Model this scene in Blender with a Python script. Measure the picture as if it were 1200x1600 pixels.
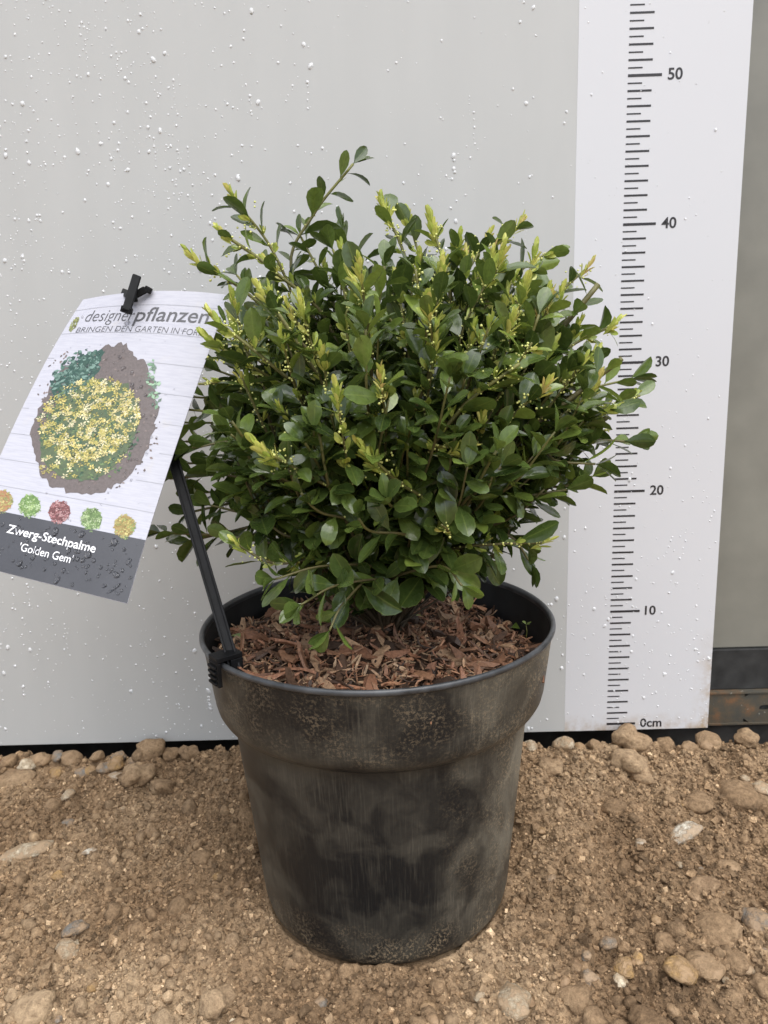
import bpy, math, random
import numpy as np
from mathutils import Vector, Matrix

for o in list(bpy.data.objects):
    bpy.data.objects.remove(o)
SC = bpy.context.scene
COL = SC.collection
rng = np.random.default_rng(7)
random.seed(7)

# ------------------------------------------------------------------ camera
# metres; board front is the plane y = 0, ruler zero is z = 0
CD, CH, CX = 0.5994, 0.3182, -0.1752
PITCH, ROLL, YAW, FPX = 0.2125, -0.0314, 0.0123, 1202.0
CAM = np.array([CX, -CD, CH])

def ray(x, y):
    u, v = x - 600.0, y - 800.0
    c, s = math.cos(ROLL), math.sin(ROLL)
    u, v = c * u + s * v, -s * u + c * v
    X, dep, up = u / FPX, 1.0, -v / FPX
    c, s = math.cos(PITCH), math.sin(PITCH)
    Y, Z = dep * c + up * s, -dep * s + up * c
    c, s = math.cos(YAW), math.sin(YAW)
    X, Y = c * X - s * Y, s * X + c * Y
    return np.array([X, Y, Z])

def px(x, y, d):
    """photo pixel + depth in cm -> point"""
    return CAM + ray(x, y) * (d * 0.01)

def at_z(x, y, z):
    r = ray(x, y)
    return CAM + r * ((z - CAM[2]) / r[2])

def at_y(x, y, yy):
    r = ray(x, y)
    return CAM + r * ((yy - CAM[1]) / r[1])

def proj(P):
    P = np.asarray(P) - CAM
    X, Y, Z = P[..., 0], P[..., 1], P[..., 2]
    c, s = math.cos(YAW), math.sin(YAW)
    X, Y = c * X + s * Y, -s * X + c * Y
    c, s = math.cos(PITCH), math.sin(PITCH)
    dep, up = Y * c - Z * s, Z * c + Y * s
    u, v = FPX * X / dep, -FPX * up / dep
    c, s = math.cos(ROLL), math.sin(ROLL)
    return 600 + c * u - s * v, 800 + s * u + c * v, dep

cam = bpy.data.cameras.new('camera')
cam.sensor_fit = 'VERTICAL'
cam.sensor_height = 24.0
cam.sensor_width = 18.0
cam.lens = 24.0 * FPX / 1600.0
cam.clip_start = 0.01
cam.clip_end = 100.0
cam.dof.use_dof = True
cam.dof.focus_distance = 0.43
cam.dof.aperture_fstop = 15.0
co = bpy.data.objects.new('camera', cam)
COL.objects.link(co)
f0 = ray(600, 800)
rt = (ray(601, 800) - f0) * FPX
dn = (ray(600, 801) - f0) * FPX
M = Matrix(((rt[0], -dn[0], -f0[0], CAM[0]), (rt[1], -dn[1], -f0[1], CAM[1]), (rt[2], -dn[2], -f0[2], CAM[2]), (0, 0, 0, 1)))
co.matrix_world = M
SC.camera = co
SC.render.resolution_x, SC.render.resolution_y = 768, 1024

# ------------------------------------------------------------------ sky, sun, exposure
SUN_EL, SUN_AZ = math.radians(64), math.radians(155)   # azimuth clockwise from +Y
w = bpy.data.worlds.new('World')
SC.world = w
w.use_nodes = True
nt = w.node_tree
bg = nt.nodes['Background']
sky = nt.nodes.new('ShaderNodeTexSky')
sky.sky_type = 'NISHITA'
sky.sun_disc = False
sky.sun_elevation = SUN_EL
sky.sun_rotation = SUN_AZ
sky.air_density = 1.0
sky.dust_density = 2.5
sky.ozone_density = 1.0
hs = nt.nodes.new('ShaderNodeHueSaturation')
hs.inputs['Saturation'].default_value = 0.5          # overcast: grey light
nt.links.new(sky.outputs[0], hs.inputs['Color'])
nt.links.new(hs.outputs[0], bg.inputs['Color'])
bg.inputs['Strength'].default_value = 0.14
sl = bpy.data.lights.new('sun', 'SUN')
sl.energy = 1.5
sl.angle = math.radians(75)
sl.color = (1.0, 0.998, 0.995)
so = bpy.data.objects.new('sun', sl)
COL.objects.link(so)
sd = Vector((math.sin(SUN_AZ) * math.cos(SUN_EL), math.cos(SUN_AZ) * math.cos(SUN_EL), math.sin(SUN_EL)))
so.rotation_euler = sd.to_track_quat('Z', 'Y').to_euler()
so.location = (0.5, -1.0, 2.0)
SC.view_settings.view_transform = 'Standard'
SC.view_settings.look = 'None'
SC.view_settings.gamma = 1.0
SC.view_settings.use_curve_mapping = False
SC.view_settings.exposure = 0.9
SC.render.engine = 'CYCLES'

# ------------------------------------------------------------------ helpers
def make_mesh(name, V, F, smooth=True, uv=None, attrs=None, cols=None):
    me = bpy.data.meshes.new(name)
    me.from_pydata(np.asarray(V, dtype=float).tolist(), [], F if isinstance(F, list) else np.asarray(F).tolist())
    if smooth:
        me.polygons.foreach_set('use_smooth', np.ones(len(me.polygons), dtype=bool))
    if uv is not None:
        li = np.zeros(len(me.loops), dtype=np.int32)
        me.loops.foreach_get('vertex_index', li)
        l = me.uv_layers.new(name='UVMap')
        l.data.foreach_set('uv', np.asarray(uv, dtype=np.float32)[li].ravel())
    for k, a in (attrs or {}).items():
        at = me.attributes.new(k, 'FLOAT', 'POINT')
        at.data.foreach_set('value', np.asarray(a, dtype=np.float32))
    if cols is not None:
        at = me.attributes.new('tone', 'FLOAT_COLOR', 'POINT')
        at.data.foreach_set('color', np.asarray(cols, dtype=np.float32).ravel())
    me.update()
    return me

def obj(name, me, mat=None, parent=None, loc=None, **props):
    o = bpy.data.objects.new(name, me)
    COL.objects.link(o)
    if mat is not None and me is not None and len(me.materials) == 0:
        me.materials.append(mat)
    if parent is not None:
        o.parent = parent
    if loc is not None:
        o.location = [float(c) for c in loc]
    for k, v in props.items():
        o[k] = v
    return o

def empty(name, loc, label, category, group=None):
    o = obj(name, None, loc=loc, label=label, category=category)
    o.empty_display_size = 0.01
    if group:
        o['group'] = group
    return o

class Soup:
    """collects pieces into one mesh"""
    def __init__(s):
        s.V, s.F, s.n, s.A, s.C, s.U = [], [], 0, [], [], []
    def add(s, V, F, a=0.0, c=None, uv=None):
        V = np.asarray(V)
        s.V.append(V)
        s.F.extend([[i + s.n for i in f] for f in F])
        s.A.append(np.full(len(V), a) if np.isscalar(a) else np.asarray(a))
        s.C.append(np.tile(np.array(c if c is not None else (1, 1, 1, 1), dtype=np.float32), (len(V), 1)))
        s.U.append(np.asarray(uv) if uv is not None else np.zeros((len(V), 2)))
        s.n += len(V)
    def mesh(s, name, smooth=True, origin=None):
        V = np.concatenate(s.V)
        if origin is not None:
            V = V - np.asarray(origin)
        return make_mesh(name, V, s.F, smooth, np.concatenate(s.U), {'tint': np.concatenate(s.A)}, np.concatenate(s.C))

def big_mesh(name, V, T, smooth=False, cols=None, attrs=None):
    """triangles, fast path"""
    me = bpy.data.meshes.new(name)
    T = np.asarray(T, dtype=np.int32)
    k = T.shape[1]
    me.vertices.add(len(V)); me.loops.add(T.size); me.polygons.add(len(T))
    me.vertices.foreach_set('co', np.asarray(V, dtype=np.float32).ravel())
    me.loops.foreach_set('vertex_index', T.ravel())
    me.polygons.foreach_set('loop_start', np.arange(0, T.size, k, dtype=np.int32))
    me.update(calc_edges=True)
    me.polygons.foreach_set('use_smooth', np.full(len(T), smooth, dtype=bool))
    for kk, a in (attrs or {}).items():
        at = me.attributes.new(kk, 'FLOAT', 'POINT'); at.data.foreach_set('value', np.asarray(a, dtype=np.float32))
    if cols is not None:
        at = me.attributes.new('tone', 'FLOAT_COLOR', 'POINT'); at.data.foreach_set('color', np.asarray(cols, dtype=np.float32).ravel())
    me.validate()
    return me

def box(x0, x1, y0, y1, z0, z1):
    V = [(x, y, z) for x in (x0, x1) for y in (y0, y1) for z in (z0, z1)]
    F = [[0, 1, 3, 2], [4, 6, 7, 5], [0, 4, 5, 1], [2, 3, 7, 6], [0, 2, 6, 4], [1, 5, 7, 3]]
    return np.array(V), F

def bevelled(me, width, seg=2):
    import bmesh
    bm = bmesh.new(); bm.from_mesh(me)
    bmesh.ops.bevel(bm, geom=list(bm.edges), offset=width, segments=seg, affect='EDGES', profile=0.5)
    bm.to_mesh(me); bm.free()
    return me

def unit(v):
    v = np.asarray(v, dtype=float)
    return v / (np.linalg.norm(v) + 1e-12)

def tube(pts, rad, n=6, cap=True):
    pts = np.asarray(pts); m = len(pts)
    rad = np.full(m, rad) if np.isscalar(rad) else np.asarray(rad)
    tg = np.gradient(pts, axis=0)
    V = []; ref = np.array([0.31, -0.8, 0.5])
    for i in range(m):
        t = unit(tg[i]); a = unit(ref - t * (ref @ t)); b = np.cross(t, a); ref = a
        for k in range(n):
            th = 2 * math.pi * k / n
            V.append(pts[i] + rad[i] * (math.cos(th) * a + math.sin(th) * b))
    F = []
    for i in range(m - 1):
        for k in range(n):
            k2 = (k + 1) % n
            F.append([i * n + k, i * n + k2, (i + 1) * n + k2, (i + 1) * n + k])
    if cap:
        F.append(list(range(n))[::-1]); F.append([(m - 1) * n + k for k in range(n)])
    return np.array(V), F

def catmull(P, n=24):
    P = np.asarray(P, dtype=float)
    Q = np.vstack([2 * P[0] - P[1], P, 2 * P[-1] - P[-2]])
    out = []
    segs = len(P) - 1
    for t in np.linspace(0, segs, n):
        i = min(int(t), segs - 1); u = t - i
        p0, p1, p2, p3 = Q[i], Q[i + 1], Q[i + 2], Q[i + 3]
        out.append(0.5 * ((2 * p1) + (-p0 + p2) * u + (2 * p0 - 5 * p1 + 4 * p2 - p3) * u * u + (-p0 + 3 * p1 - 3 * p2 + p3) * u ** 3))
    return np.array(out)

def vnoise(x, y, seed=0):
    """smooth value noise on arrays"""
    r = np.random.default_rng(seed).random((256, 256))
    xi, yi = np.floor(x).astype(int), np.floor(y).astype(int)
    fx, fy = x - xi, y - yi
    fx, fy = fx * fx * (3 - 2 * fx), fy * fy * (3 - 2 * fy)
    a, b = r[xi % 256, yi % 256], r[(xi + 1) % 256, yi % 256]
    c, d = r[xi % 256, (yi + 1) % 256], r[(xi + 1) % 256, (yi + 1) % 256]
    return (a * (1 - fx) + b * fx) * (1 - fy) + (c * (1 - fx) + d * fx) * fy - 0.5

# ------------------------------------------------------------------ materials
def mat(name):
    m = bpy.data.materials.new(name)
    m.use_nodes = True
    return m, m.node_tree, m.node_tree.nodes['Principled BSDF']

def N(nt, kind, **kw):
    n = nt.nodes.new(kind)
    for k, v in kw.items():
        if k.startswith('_'):
            setattr(n, k[1:], v)
        else:
            n.inputs[k].default_value = v
    return n

def ramp(nt, fac, stops):
    n = nt.nodes.new('ShaderNodeValToRGB')
    e = n.color_ramp.elements
    while len(e) < len(stops):
        e.new(0.5)
    for i, (p, c) in enumerate(stops):
        e[i].position = p
        e[i].color = (*c, 1) if len(c) == 3 else c
    nt.links.new(fac, n.inputs[0])
    return n.outputs[0]

def g(v):
    return (v, v, v)

def mixc(nt, fac, a, b):
    n = nt.nodes.new('ShaderNodeMix'); n.data_type = 'RGBA'
    for s, v in ((n.inputs[0], fac), (n.inputs[6], a), (n.inputs[7], b)):
        if hasattr(v, 'is_linked'):
            nt.links.new(v, s)
        else:
            s.default_value = v if isinstance(v, (int, float)) else (*v, 1)
    return n.outputs[2]

def mth(nt, op, a, b=None, clamp=False):
    n = nt.nodes.new('ShaderNodeMath'); n.operation = op; n.use_clamp = clamp
    for s, v in ((n.inputs[0], a), (n.inputs[1], b)):
        if v is None:
            continue
        if hasattr(v, 'is_linked'):
            nt.links.new(v, s)
        else:
            s.default_value = v
    return n.outputs[0]

def noise(nt, vec, scale, detail=4, rough=0.55, dist=0.0):
    n = N(nt, 'ShaderNodeTexNoise', Scale=scale, Detail=detail, Roughness=rough, Distortion=dist)
    if vec is not None:
        nt.links.new(vec, n.inputs['Vector'])
    return n.outputs[0]

def mapping(nt, vec, loc=(0, 0, 0), rot=(0, 0, 0), scale=(1, 1, 1)):
    n = nt.nodes.new('ShaderNodeMapping')
    n.inputs['Location'].default_value = loc; n.inputs['Rotation'].default_value = rot; n.inputs['Scale'].default_value = scale
    nt.links.new(vec, n.inputs['Vector'])
    return n.outputs[0]

def bump(nt, b, h, strength=0.5, dist=0.001):
    n = N(nt, 'ShaderNodeBump', Strength=strength, Distance=dist)
    nt.links.new(h, n.inputs['Height']); nt.links.new(n.outputs[0], b.inputs['Normal'])

def geo(nt):
    return nt.nodes.new('ShaderNodeNewGeometry').outputs['Position']

def simple(name, col, rough=0.5, spec=0.5, var=0.0, scale=60):
    m, t, b = mat(name)
    b.inputs['Roughness'].default_value = rough
    b.inputs['Specular IOR Level'].default_value = spec
    if var:
        n = noise(t, geo(t), scale, 4)
        lo = tuple(c * (1 - var) for c in col); hi = tuple(min(1, c * (1 + var)) for c in col)
        t.links.new(ramp(t, n, [(0.3, lo), (0.7, hi)]), b.inputs['Base Color'])
    else:
        b.inputs['Base Color'].default_value = (*col, 1)
    return m

def attr(nt, name, out='Fac'):
    a = nt.nodes.new('ShaderNodeAttribute'); a.attribute_name = name
    return a.outputs[out]

# soil
def soil_mat(name, use_tone):
    m, t, b = mat(name)
    p = geo(t)
    n1 = noise(t, p, 9, 5, 0.6)
    n2 = noise(t, p, 260, 6, 0.7)
    n3 = noise(t, p, 1500, 3, 0.6)
    c = ramp(t, n1, [(0.30, (0.205, 0.130, 0.070)), (0.50, (0.335, 0.224, 0.127)), (0.70, (0.50, 0.36, 0.22))])
    c2 = ramp(t, n2, [(0.25, (0.36, 0.32, 0.28)), (0.48, (0.88, 0.87, 0.86)), (0.75, (1.45, 1.46, 1.46))])  # bump lows darkened: crevice shade painted into the soil colour
    mx = t.nodes.new('ShaderNodeMix'); mx.data_type = 'RGBA'; mx.blend_type = 'MULTIPLY'
    mx.inputs[0].default_value = 1.0
    t.links.new(c, mx.inputs[6]); t.links.new(c2, mx.inputs[7])
    out = mx.outputs[2]
    sp = ramp(t, n3, [(0.66, g(0)), (0.74, g(1))])
    out = mixc(t, mth(t, 'MULTIPLY', sp, 0.35), out, (0.52, 0.38, 0.24))
    if use_tone:
        mx2 = t.nodes.new('ShaderNodeMix'); mx2.data_type = 'RGBA'; mx2.blend_type = 'MULTIPLY'
        mx2.inputs[0].default_value = 1.0
        t.links.new(out, mx2.inputs[6]); t.links.new(attr(t, 'tone', 'Color'), mx2.inputs[7])
        out = mx2.outputs[2]
    t.links.new(out, b.inputs['Base Color'])
    b.inputs['Roughness'].default_value = 0.82
    b.inputs['Specular IOR Level'].default_value = 0.28
    h = mth(t, 'ADD', mth(t, 'MULTIPLY', n2, 1.0), mth(t, 'MULTIPLY', n3, 0.45))
    bump(t, b, h, 0.9, 0.0028)
    return m
M_SOIL = soil_mat('brown_soil', False)
M_CRUMB = soil_mat('soil_crumb', True)

def stone_mat():
    m, t, b = mat('stone')
    p = geo(t)
    n = noise(t, p, 330, 5, 0.6)
    oi = t.nodes.new('ShaderNodeObjectInfo')
    mx = t.nodes.new('ShaderNodeMix'); mx.data_type = 'RGBA'; mx.blend_type = 'MULTIPLY'; mx.inputs[0].default_value = 1
    t.links.new(oi.outputs['Color'], mx.inputs[6])
    t.links.new(ramp(t, n, [(0.3, (0.72, 0.69, 0.64)), (0.65, (1.1, 1.08, 1.05))]), mx.inputs[7])
    d = ramp(t, noise(t, p, 120, 6, 0.7), [(0.38, g(0)), (0.54, g(1))])
    out = mixc(t, mth(t, 'MULTIPLY', d, 0.85), mx.outputs[2], (0.31, 0.205, 0.115))
    t.links.new(out, b.inputs['Base Color'])
    b.inputs['Roughness'].default_value = 0.55
    b.inputs['Specular IOR Level'].default_value = 0.35
    bump(t, b, mth(t, 'ADD', n, mth(t, 'MULTIPLY', d, 0.8)), 0.8, 0.0016)
    return m
M_STONE = stone_mat()

def board_mat():
    m, t, b = mat('grey_board')
    p = geo(t)
    n = noise(t, mapping(t, p, scale=(1, 1, 0.25)), 30, 3)
    t.links.new(ramp(t, n, [(0.3, (0.435, 0.438, 0.423)), (0.7, (0.455, 0.458, 0.443))]), b.inputs['Base Color'])
    b.inputs['Roughness'].default_value = 0.42
    b.inputs['Specular IOR Level'].default_value = 0.4
    return m
M_BOARD = board_mat()

def strip_mat():
    m, t, b = mat('white_ruler_film')
    p = geo(t)
    sx = t.nodes.new('ShaderNodeSeparateXYZ'); t.links.new(p, sx.inputs[0])
    edge = t.nodes.new('ShaderNodeMapRange'); t.links.new(sx.outputs[0], edge.inputs[0])
    edge.inputs[1].default_value = 0.070; edge.inputs[2].default_value = 0.0854
    low = t.nodes.new('ShaderNodeMapRange'); t.links.new(sx.outputs[2], low.inputs[0])
    low.inputs[1].default_value = 0.085; low.inputs[2].default_value = 0.0
    foot = t.nodes.new('ShaderNodeMapRange'); t.links.new(sx.outputs[2], foot.inputs[0])
    foot.inputs[1].default_value = 0.010; foot.inputs[2].default_value = -0.006
    n = noise(t, p, 70, 6, 0.7)
    a = mth(t, 'MULTIPLY', edge.outputs[0], low.outputs[0])
    a = mth(t, 'MAXIMUM', mth(t, 'MULTIPLY', a, 1.3), mth(t, 'MULTIPLY', foot.outputs[0], 0.8))
    a = mth(t, 'MULTIPLY', a, ramp(t, n, [(0.42, g(0)), (0.66, g(1))]))
    sp = ramp(t, noise(t, p, 230, 2), [(0.735, g(0)), (0.76, g(1))])
    c = mixc(t, a, (0.575, 0.578, 0.592), (0.36, 0.27, 0.17))
    c = mixc(t, mth(t, 'MULTIPLY', sp, 0.25), c, (0.3, 0.3, 0.28))
    t.links.new(c, b.inputs['Base Color'])
    b.inputs['Roughness'].default_value = 0.34
    return m
M_STRIP = strip_mat()
M_INK = simple('black_ink', (0.018, 0.016, 0.018), 0.45)
M_INKGREY = simple('grey_ink', (0.075, 0.075, 0.08), 0.5)
M_INKWHITE = simple('white_ink', (0.86, 0.86, 0.86), 0.45)

def water_mat(name, base, trans):
    m, t, b = mat(name)
    b.inputs['Base Color'].default_value = (*base, 1)
    b.inputs['Roughness'].default_value = 0.04
    b.inputs['Transmission Weight'].default_value = trans
    b.inputs['IOR'].default_value = 1.33
    return m
M_DROP = water_mat('rain_drop', (0.96, 0.97, 0.97), 0.42)
M_CLEAR = water_mat('clear_drop', (0.9, 0.9, 0.92), 1.0)

def pot_mat():
    m, t, b = mat('dusty_black_plastic')
    uvn = t.nodes.new('ShaderNodeUVMap'); uvn.uv_map = 'UVMap'
    uv = uvn.outputs[0]
    sep = t.nodes.new('ShaderNodeSeparateXYZ'); t.links.new(uv, sep.inputs[0])
    # wiped and streaked dust
    warp = t.nodes.new('ShaderNodeTexNoise'); warp.inputs['Scale'].default_value = 22; warp.inputs['Detail'].default_value = 3
    t.links.new(uv, warp.inputs['Vector'])
    va = t.nodes.new('ShaderNodeVectorMath'); va.operation = 'MULTIPLY_ADD'
    t.links.new(warp.outputs['Color'], va.inputs[0]); va.inputs[1].default_value = (0.06, 0.06, 0); t.links.new(uv, va.inputs[2])
    wv = va.outputs[0]
    def scratches(rot, sc, lo, hi):
        return ramp(t, noise(t, mapping(t, uv, rot=(0, 0, rot), scale=sc), 1.0, 3, 0.6), [(lo, g(0)), (hi, g(1))])
    big = noise(t, wv, 15, 3, 0.5)
    big2 = noise(t, mapping(t, wv, loc=(3, 1, 0)), 24, 4, 0.6)
    streak = mth(t, 'MULTIPLY', scratches(0.25, (900, 45, 1), 0.50, 0.72), ramp(t, big, [(0.40, g(0.05)), (0.62, g(1))]))
    streak2 = mth(t, 'MULTIPLY', scratches(-1.15, (800, 40, 1), 0.52, 0.74), ramp(t, big2, [(0.44, g(0)), (0.64, g(0.9))]))
    haze = ramp(t, big2, [(0.42, g(0.0)), (0.50, g(0.12)), (0.60, g(0.30)), (0.75, g(0.50))])
    right = t.nodes.new('ShaderNodeMapRange'); t.links.new(sep.outputs[0], right.inputs[0])
    right.inputs[1].default_value = 0.03; right.inputs[2].default_value = 0.14
    left = t.nodes.new('ShaderNodeMapRange'); t.links.new(sep.outputs[0], left.inputs[0])
    left.inputs[1].default_value = -0.06; left.inputs[2].default_value = -0.15
    low = t.nodes.new('ShaderNodeMapRange'); t.links.new(sep.outputs[1], low.inputs[0])
    low.inputs[1].default_value = 0.010; low.inputs[2].default_value = -0.02
    up = t.nodes.new('ShaderNodeMapRange'); t.links.new(sep.outputs[1], up.inputs[0])
    up.inputs[1].default_value = 0.108; up.inputs[2].default_value = 0.12
    side = mth(t, 'MAXIMUM', right.outputs[0], mth(t, 'MULTIPLY', left.outputs[0], 0.5))
    d = mth(t, 'MAXIMUM', streak, streak2)
    d = mth(t, 'MULTIPLY', d, mth(t, 'ADD', mth(t, 'MULTIPLY', side, 0.42), 0.20))
    d = mth(t, 'ADD', d, mth(t, 'MULTIPLY', haze, mth(t, 'ADD', mth(t, 'MULTIPLY', side, 1.2), 0.45)))
    d = mth(t, 'ADD', d, mth(t, 'MULTIPLY', side, ramp(t, big, [(0.36, g(0.10)), (0.60, g(0.55))])))
    # crusted splashes low down and on the right
    fine = noise(t, uv, 520, 5, 0.75)
    crust = ramp(t, fine, [(0.50, g(0)), (0.58, g(1))])
    blot = ramp(t, noise(t, uv, 40, 4, 0.6), [(0.44, g(0)), (0.62, g(1))])
    cm = mth(t, 'MAXIMUM', mth(t, 'MULTIPLY', low.outputs[0], 0.9), mth(t, 'MULTIPLY', right.outputs[0], 0.95))
    cm = mth(t, 'MAXIMUM', cm, mth(t, 'MULTIPLY', up.outputs[0], 0.30))
    cr = mth(t, 'MULTIPLY', mth(t, 'MULTIPLY', crust, cm), mth(t, 'ADD', mth(t, 'MULTIPLY', blot, 0.85), 0.12), True)
    c = mixc(t, mth(t, 'MULTIPLY', d, 0.85, True), (0.0065, 0.0076, 0.0088), (0.25, 0.222, 0.165))
    c = mixc(t, cr, c, (0.36, 0.27, 0.165))
    t.links.new(c, b.inputs['Base Color'])
    rr = mth(t, 'ADD', mth(t, 'MULTIPLY', mth(t, 'MAXIMUM', d, cr, True), 0.45), 0.36, True)
    t.links.new(rr, b.inputs['Roughness'])
    b.inputs['Specular IOR Level'].default_value = 0.38
    bump(t, b, mth(t, 'ADD', mth(t, 'MULTIPLY', cr, 0.6), mth(t, 'MULTIPLY', big, 0.5)), 0.5, 0.0008)
    return m
M_POT = pot_mat()
M_LIP = simple('worn_black_lip', (0.040, 0.042, 0.044), 0.33, 0.5, 0.5, 90)
M_POTIN = simple('black_pot_inside', (0.014, 0.014, 0.014), 0.6, 0.3, 0.4, 60)
M_STAKE = simple('black_stake_plastic', (0.0060, 0.0062, 0.0067), 0.5, 0.16, 0.4, 160)

def leaf_mat():
    m, t, b = mat('holly_leaf')
    tint = attr(t, 'tint')
    uvn = t.nodes.new('ShaderNodeUVMap'); uvn.uv_map = 'UVMap'
    sep = t.nodes.new('ShaderNodeSeparateXYZ'); t.links.new(uvn.outputs[0], sep.inputs[0])
    c = ramp(t, tint, [(0.0, (0.031, 0.054, 0.012)), (0.35, (0.072, 0.110, 0.025)), (0.62, (0.145, 0.205, 0.040)), (0.80, (0.36, 0.44, 0.08)), (0.92, (0.62, 0.62, 0.15)), (1.0, (0.60, 0.42, 0.17))])
    nz = noise(t, geo(t), 420, 4, 0.6)
    mx = t.nodes.new('ShaderNodeMix'); mx.data_type = 'RGBA'; mx.blend_type = 'MULTIPLY'; mx.inputs[0].default_value = 1
    t.links.new(c, mx.inputs[6]); t.links.new(ramp(t, nz, [(0.3, g(0.80)), (0.7, g(1.18))]), mx.inputs[7])
    ax = mth(t, 'ABSOLUTE', mth(t, 'SUBTRACT', sep.outputs[0], 0.5))
    rib = ramp(t, ax, [(0.0, g(1)), (0.045, g(0))])
    rim = ramp(t, ax, [(0.455, g(0)), (0.5, g(1))])  # pale margin: light showing through the leaf edge, painted into the colour
    out = mixc(t, mth(t, 'MULTIPLY', mth(t, 'MAXIMUM', rib, rim), 0.42), mx.outputs[2], (0.20, 0.25, 0.055))
    t.links.new(out, b.inputs['Base Color'])
    t.links.new(ramp(t, noise(t, geo(t), 60, 3), [(0.35, g(0.14)), (0.65, g(0.32))]), b.inputs['Roughness'])
    b.inputs['Specular IOR Level'].default_value = 0.5
    bump(t, b, nz, 0.25, 0.0006)
    b.inputs['Coat Weight'].default_value = 0.35
    b.inputs['Coat Roughness'].default_value = 0.10
    tr = t.nodes.new('ShaderNodeBsdfTranslucent'); t.links.new(out, tr.inputs[0])
    ms = t.nodes.new('ShaderNodeMixShader'); ms.inputs[0].default_value = 0.22
    o = t.nodes['Material Output']
    t.links.new(b.outputs[0], ms.inputs[1]); t.links.new(tr.outputs[0], ms.inputs[2]); t.links.new(ms.outputs[0], o.inputs[0])
    return m
M_LEAF = leaf_mat()

def stem_mat():
    m, t, b = mat('olive_stem')
    c = ramp(t, attr(t, 'tint'), [(0.0, (0.050, 0.036, 0.020)), (0.45, (0.095, 0.082, 0.026)), (0.72, (0.175, 0.175, 0.040)), (1.0, (0.33, 0.34, 0.085))])
    nz = noise(t, geo(t), 500, 4, 0.6)
    mx = t.nodes.new('ShaderNodeMix'); mx.data_type = 'RGBA'; mx.blend_type = 'MULTIPLY'; mx.inputs[0].default_value = 1
    t.links.new(c, mx.inputs[6]); t.links.new(ramp(t, nz, [(0.3, g(0.7)), (0.7, g(1.2))]), mx.inputs[7])
    t.links.new(mx.outputs[2], b.inputs['Base Color'])
    b.inputs['Roughness'].default_value = 0.5
    bump(t, b, nz, 0.5, 0.0006)
    return m
M_STEM = stem_mat()
M_BUD = simple('pale_flower_bud', (0.62, 0.63, 0.20), 0.4, 0.5, 0.25, 300)

def tone_mat(name, rough=0.7, spec=0.3, nscale=300, lo=0.6, hi=1.3, bmp=0.5, stretch=None):
    m, t, b = mat(name)
    v = geo(t)
    n = noise(t, v, nscale, 5, 0.65)
    mx = t.nodes.new('ShaderNodeMix'); mx.data_type = 'RGBA'; mx.blend_type = 'MULTIPLY'; mx.inputs[0].default_value = 1
    t.links.new(attr(t, 'tone', 'Color'), mx.inputs[6]); t.links.new(ramp(t, n, [(0.3, g(lo)), (0.7, g(hi))]), mx.inputs[7])
    t.links.new(mx.outputs[2], b.inputs['Base Color'])
    b.inputs['Roughness'].default_value = rough
    b.inputs['Specular IOR Level'].default_value = spec
    if bmp:
        bump(t, b, n, bmp, 0.0006)
    return m
M_CHIP = tone_mat('bark_chip', 0.62, 0.4, 500)
M_PRINT = tone_mat('printed_colour', 0.45, 0.4, 700, 0.8, 1.15, 0)
M_PEAT = simple('dark_peat', (0.030, 0.017, 0.010), 0.9, 0.2, 0.6, 300)

def tag_mat():
    m, t, b = mat('glossy_tag_card')
    uvn = t.nodes.new('ShaderNodeUVMap'); uvn.uv_map = 'UVMap'
    uv = uvn.outputs[0]
    grain = noise(t, mapping(t, uv, scale=(3, 60, 1)), 3, 5, 0.6)
    c = ramp(t, grain, [(0.3, (0.40, 0.40, 0.45)), (0.6, (0.46, 0.46, 0.50))])
    sm = ramp(t, noise(t, mapping(t, uv, loc=(0.3, 0.1, 0), scale=(6, 12, 1)), 1.0, 5, 0.6), [(0.60, g(0)), (0.80, g(1))])
    c = mixc(t, mth(t, 'MULTIPLY', sm, 0.5), c, (0.50, 0.46, 0.38))
    t.links.new(c, b.inputs['Base Color'])
    b.inputs['Roughness'].default_value = 0.4
    b.inputs['Specular IOR Level'].default_value = 0.3
    return m
M_TAG = tag_mat()
M_BAND = simple('charcoal_band', (0.055, 0.056, 0.062), 0.3, 0.5, 0.08, 60)
M_PLANK = simple('printed_plank_line', (0.33, 0.33, 0.36), 0.5)
M_STEEL = simple('grey_sheet_steel', (0.20, 0.195, 0.165), 0.38, 0.5, 0.10, 25)
M_RAIL = simple('dark_rail_paint', (0.030, 0.030, 0.029), 0.6, 0.3, 0.4, 60)

def rust_mat():
    m, t, b = mat('rusty_angle_iron')
    p = geo(t)
    n = noise(t, p, 55, 6, 0.7)
    c = ramp(t, n, [(0.40, (0.060, 0.056, 0.044)), (0.54, (0.085, 0.066, 0.042)), (0.68, (0.17, 0.085, 0.038))])
    sp = ramp(t, noise(t, p, 260, 3), [(0.70, g(0)), (0.73, g(1))])
    t.links.new(mixc(t, mth(t, 'MULTIPLY', sp, 0.6), c, (0.4, 0.38, 0.32)), b.inputs['Base Color'])
    b.inputs['Roughness'].default_value = 0.7
    bump(t, b, n, 0.4, 0.001)
    return m
M_RUST = rust_mat()

# ------------------------------------------------------------------ the pot's place
PX, PY = -0.1864, -0.1566
ZRIM, ZBASE = 0.1587, -0.0225
RRIM = 0.105

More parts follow.
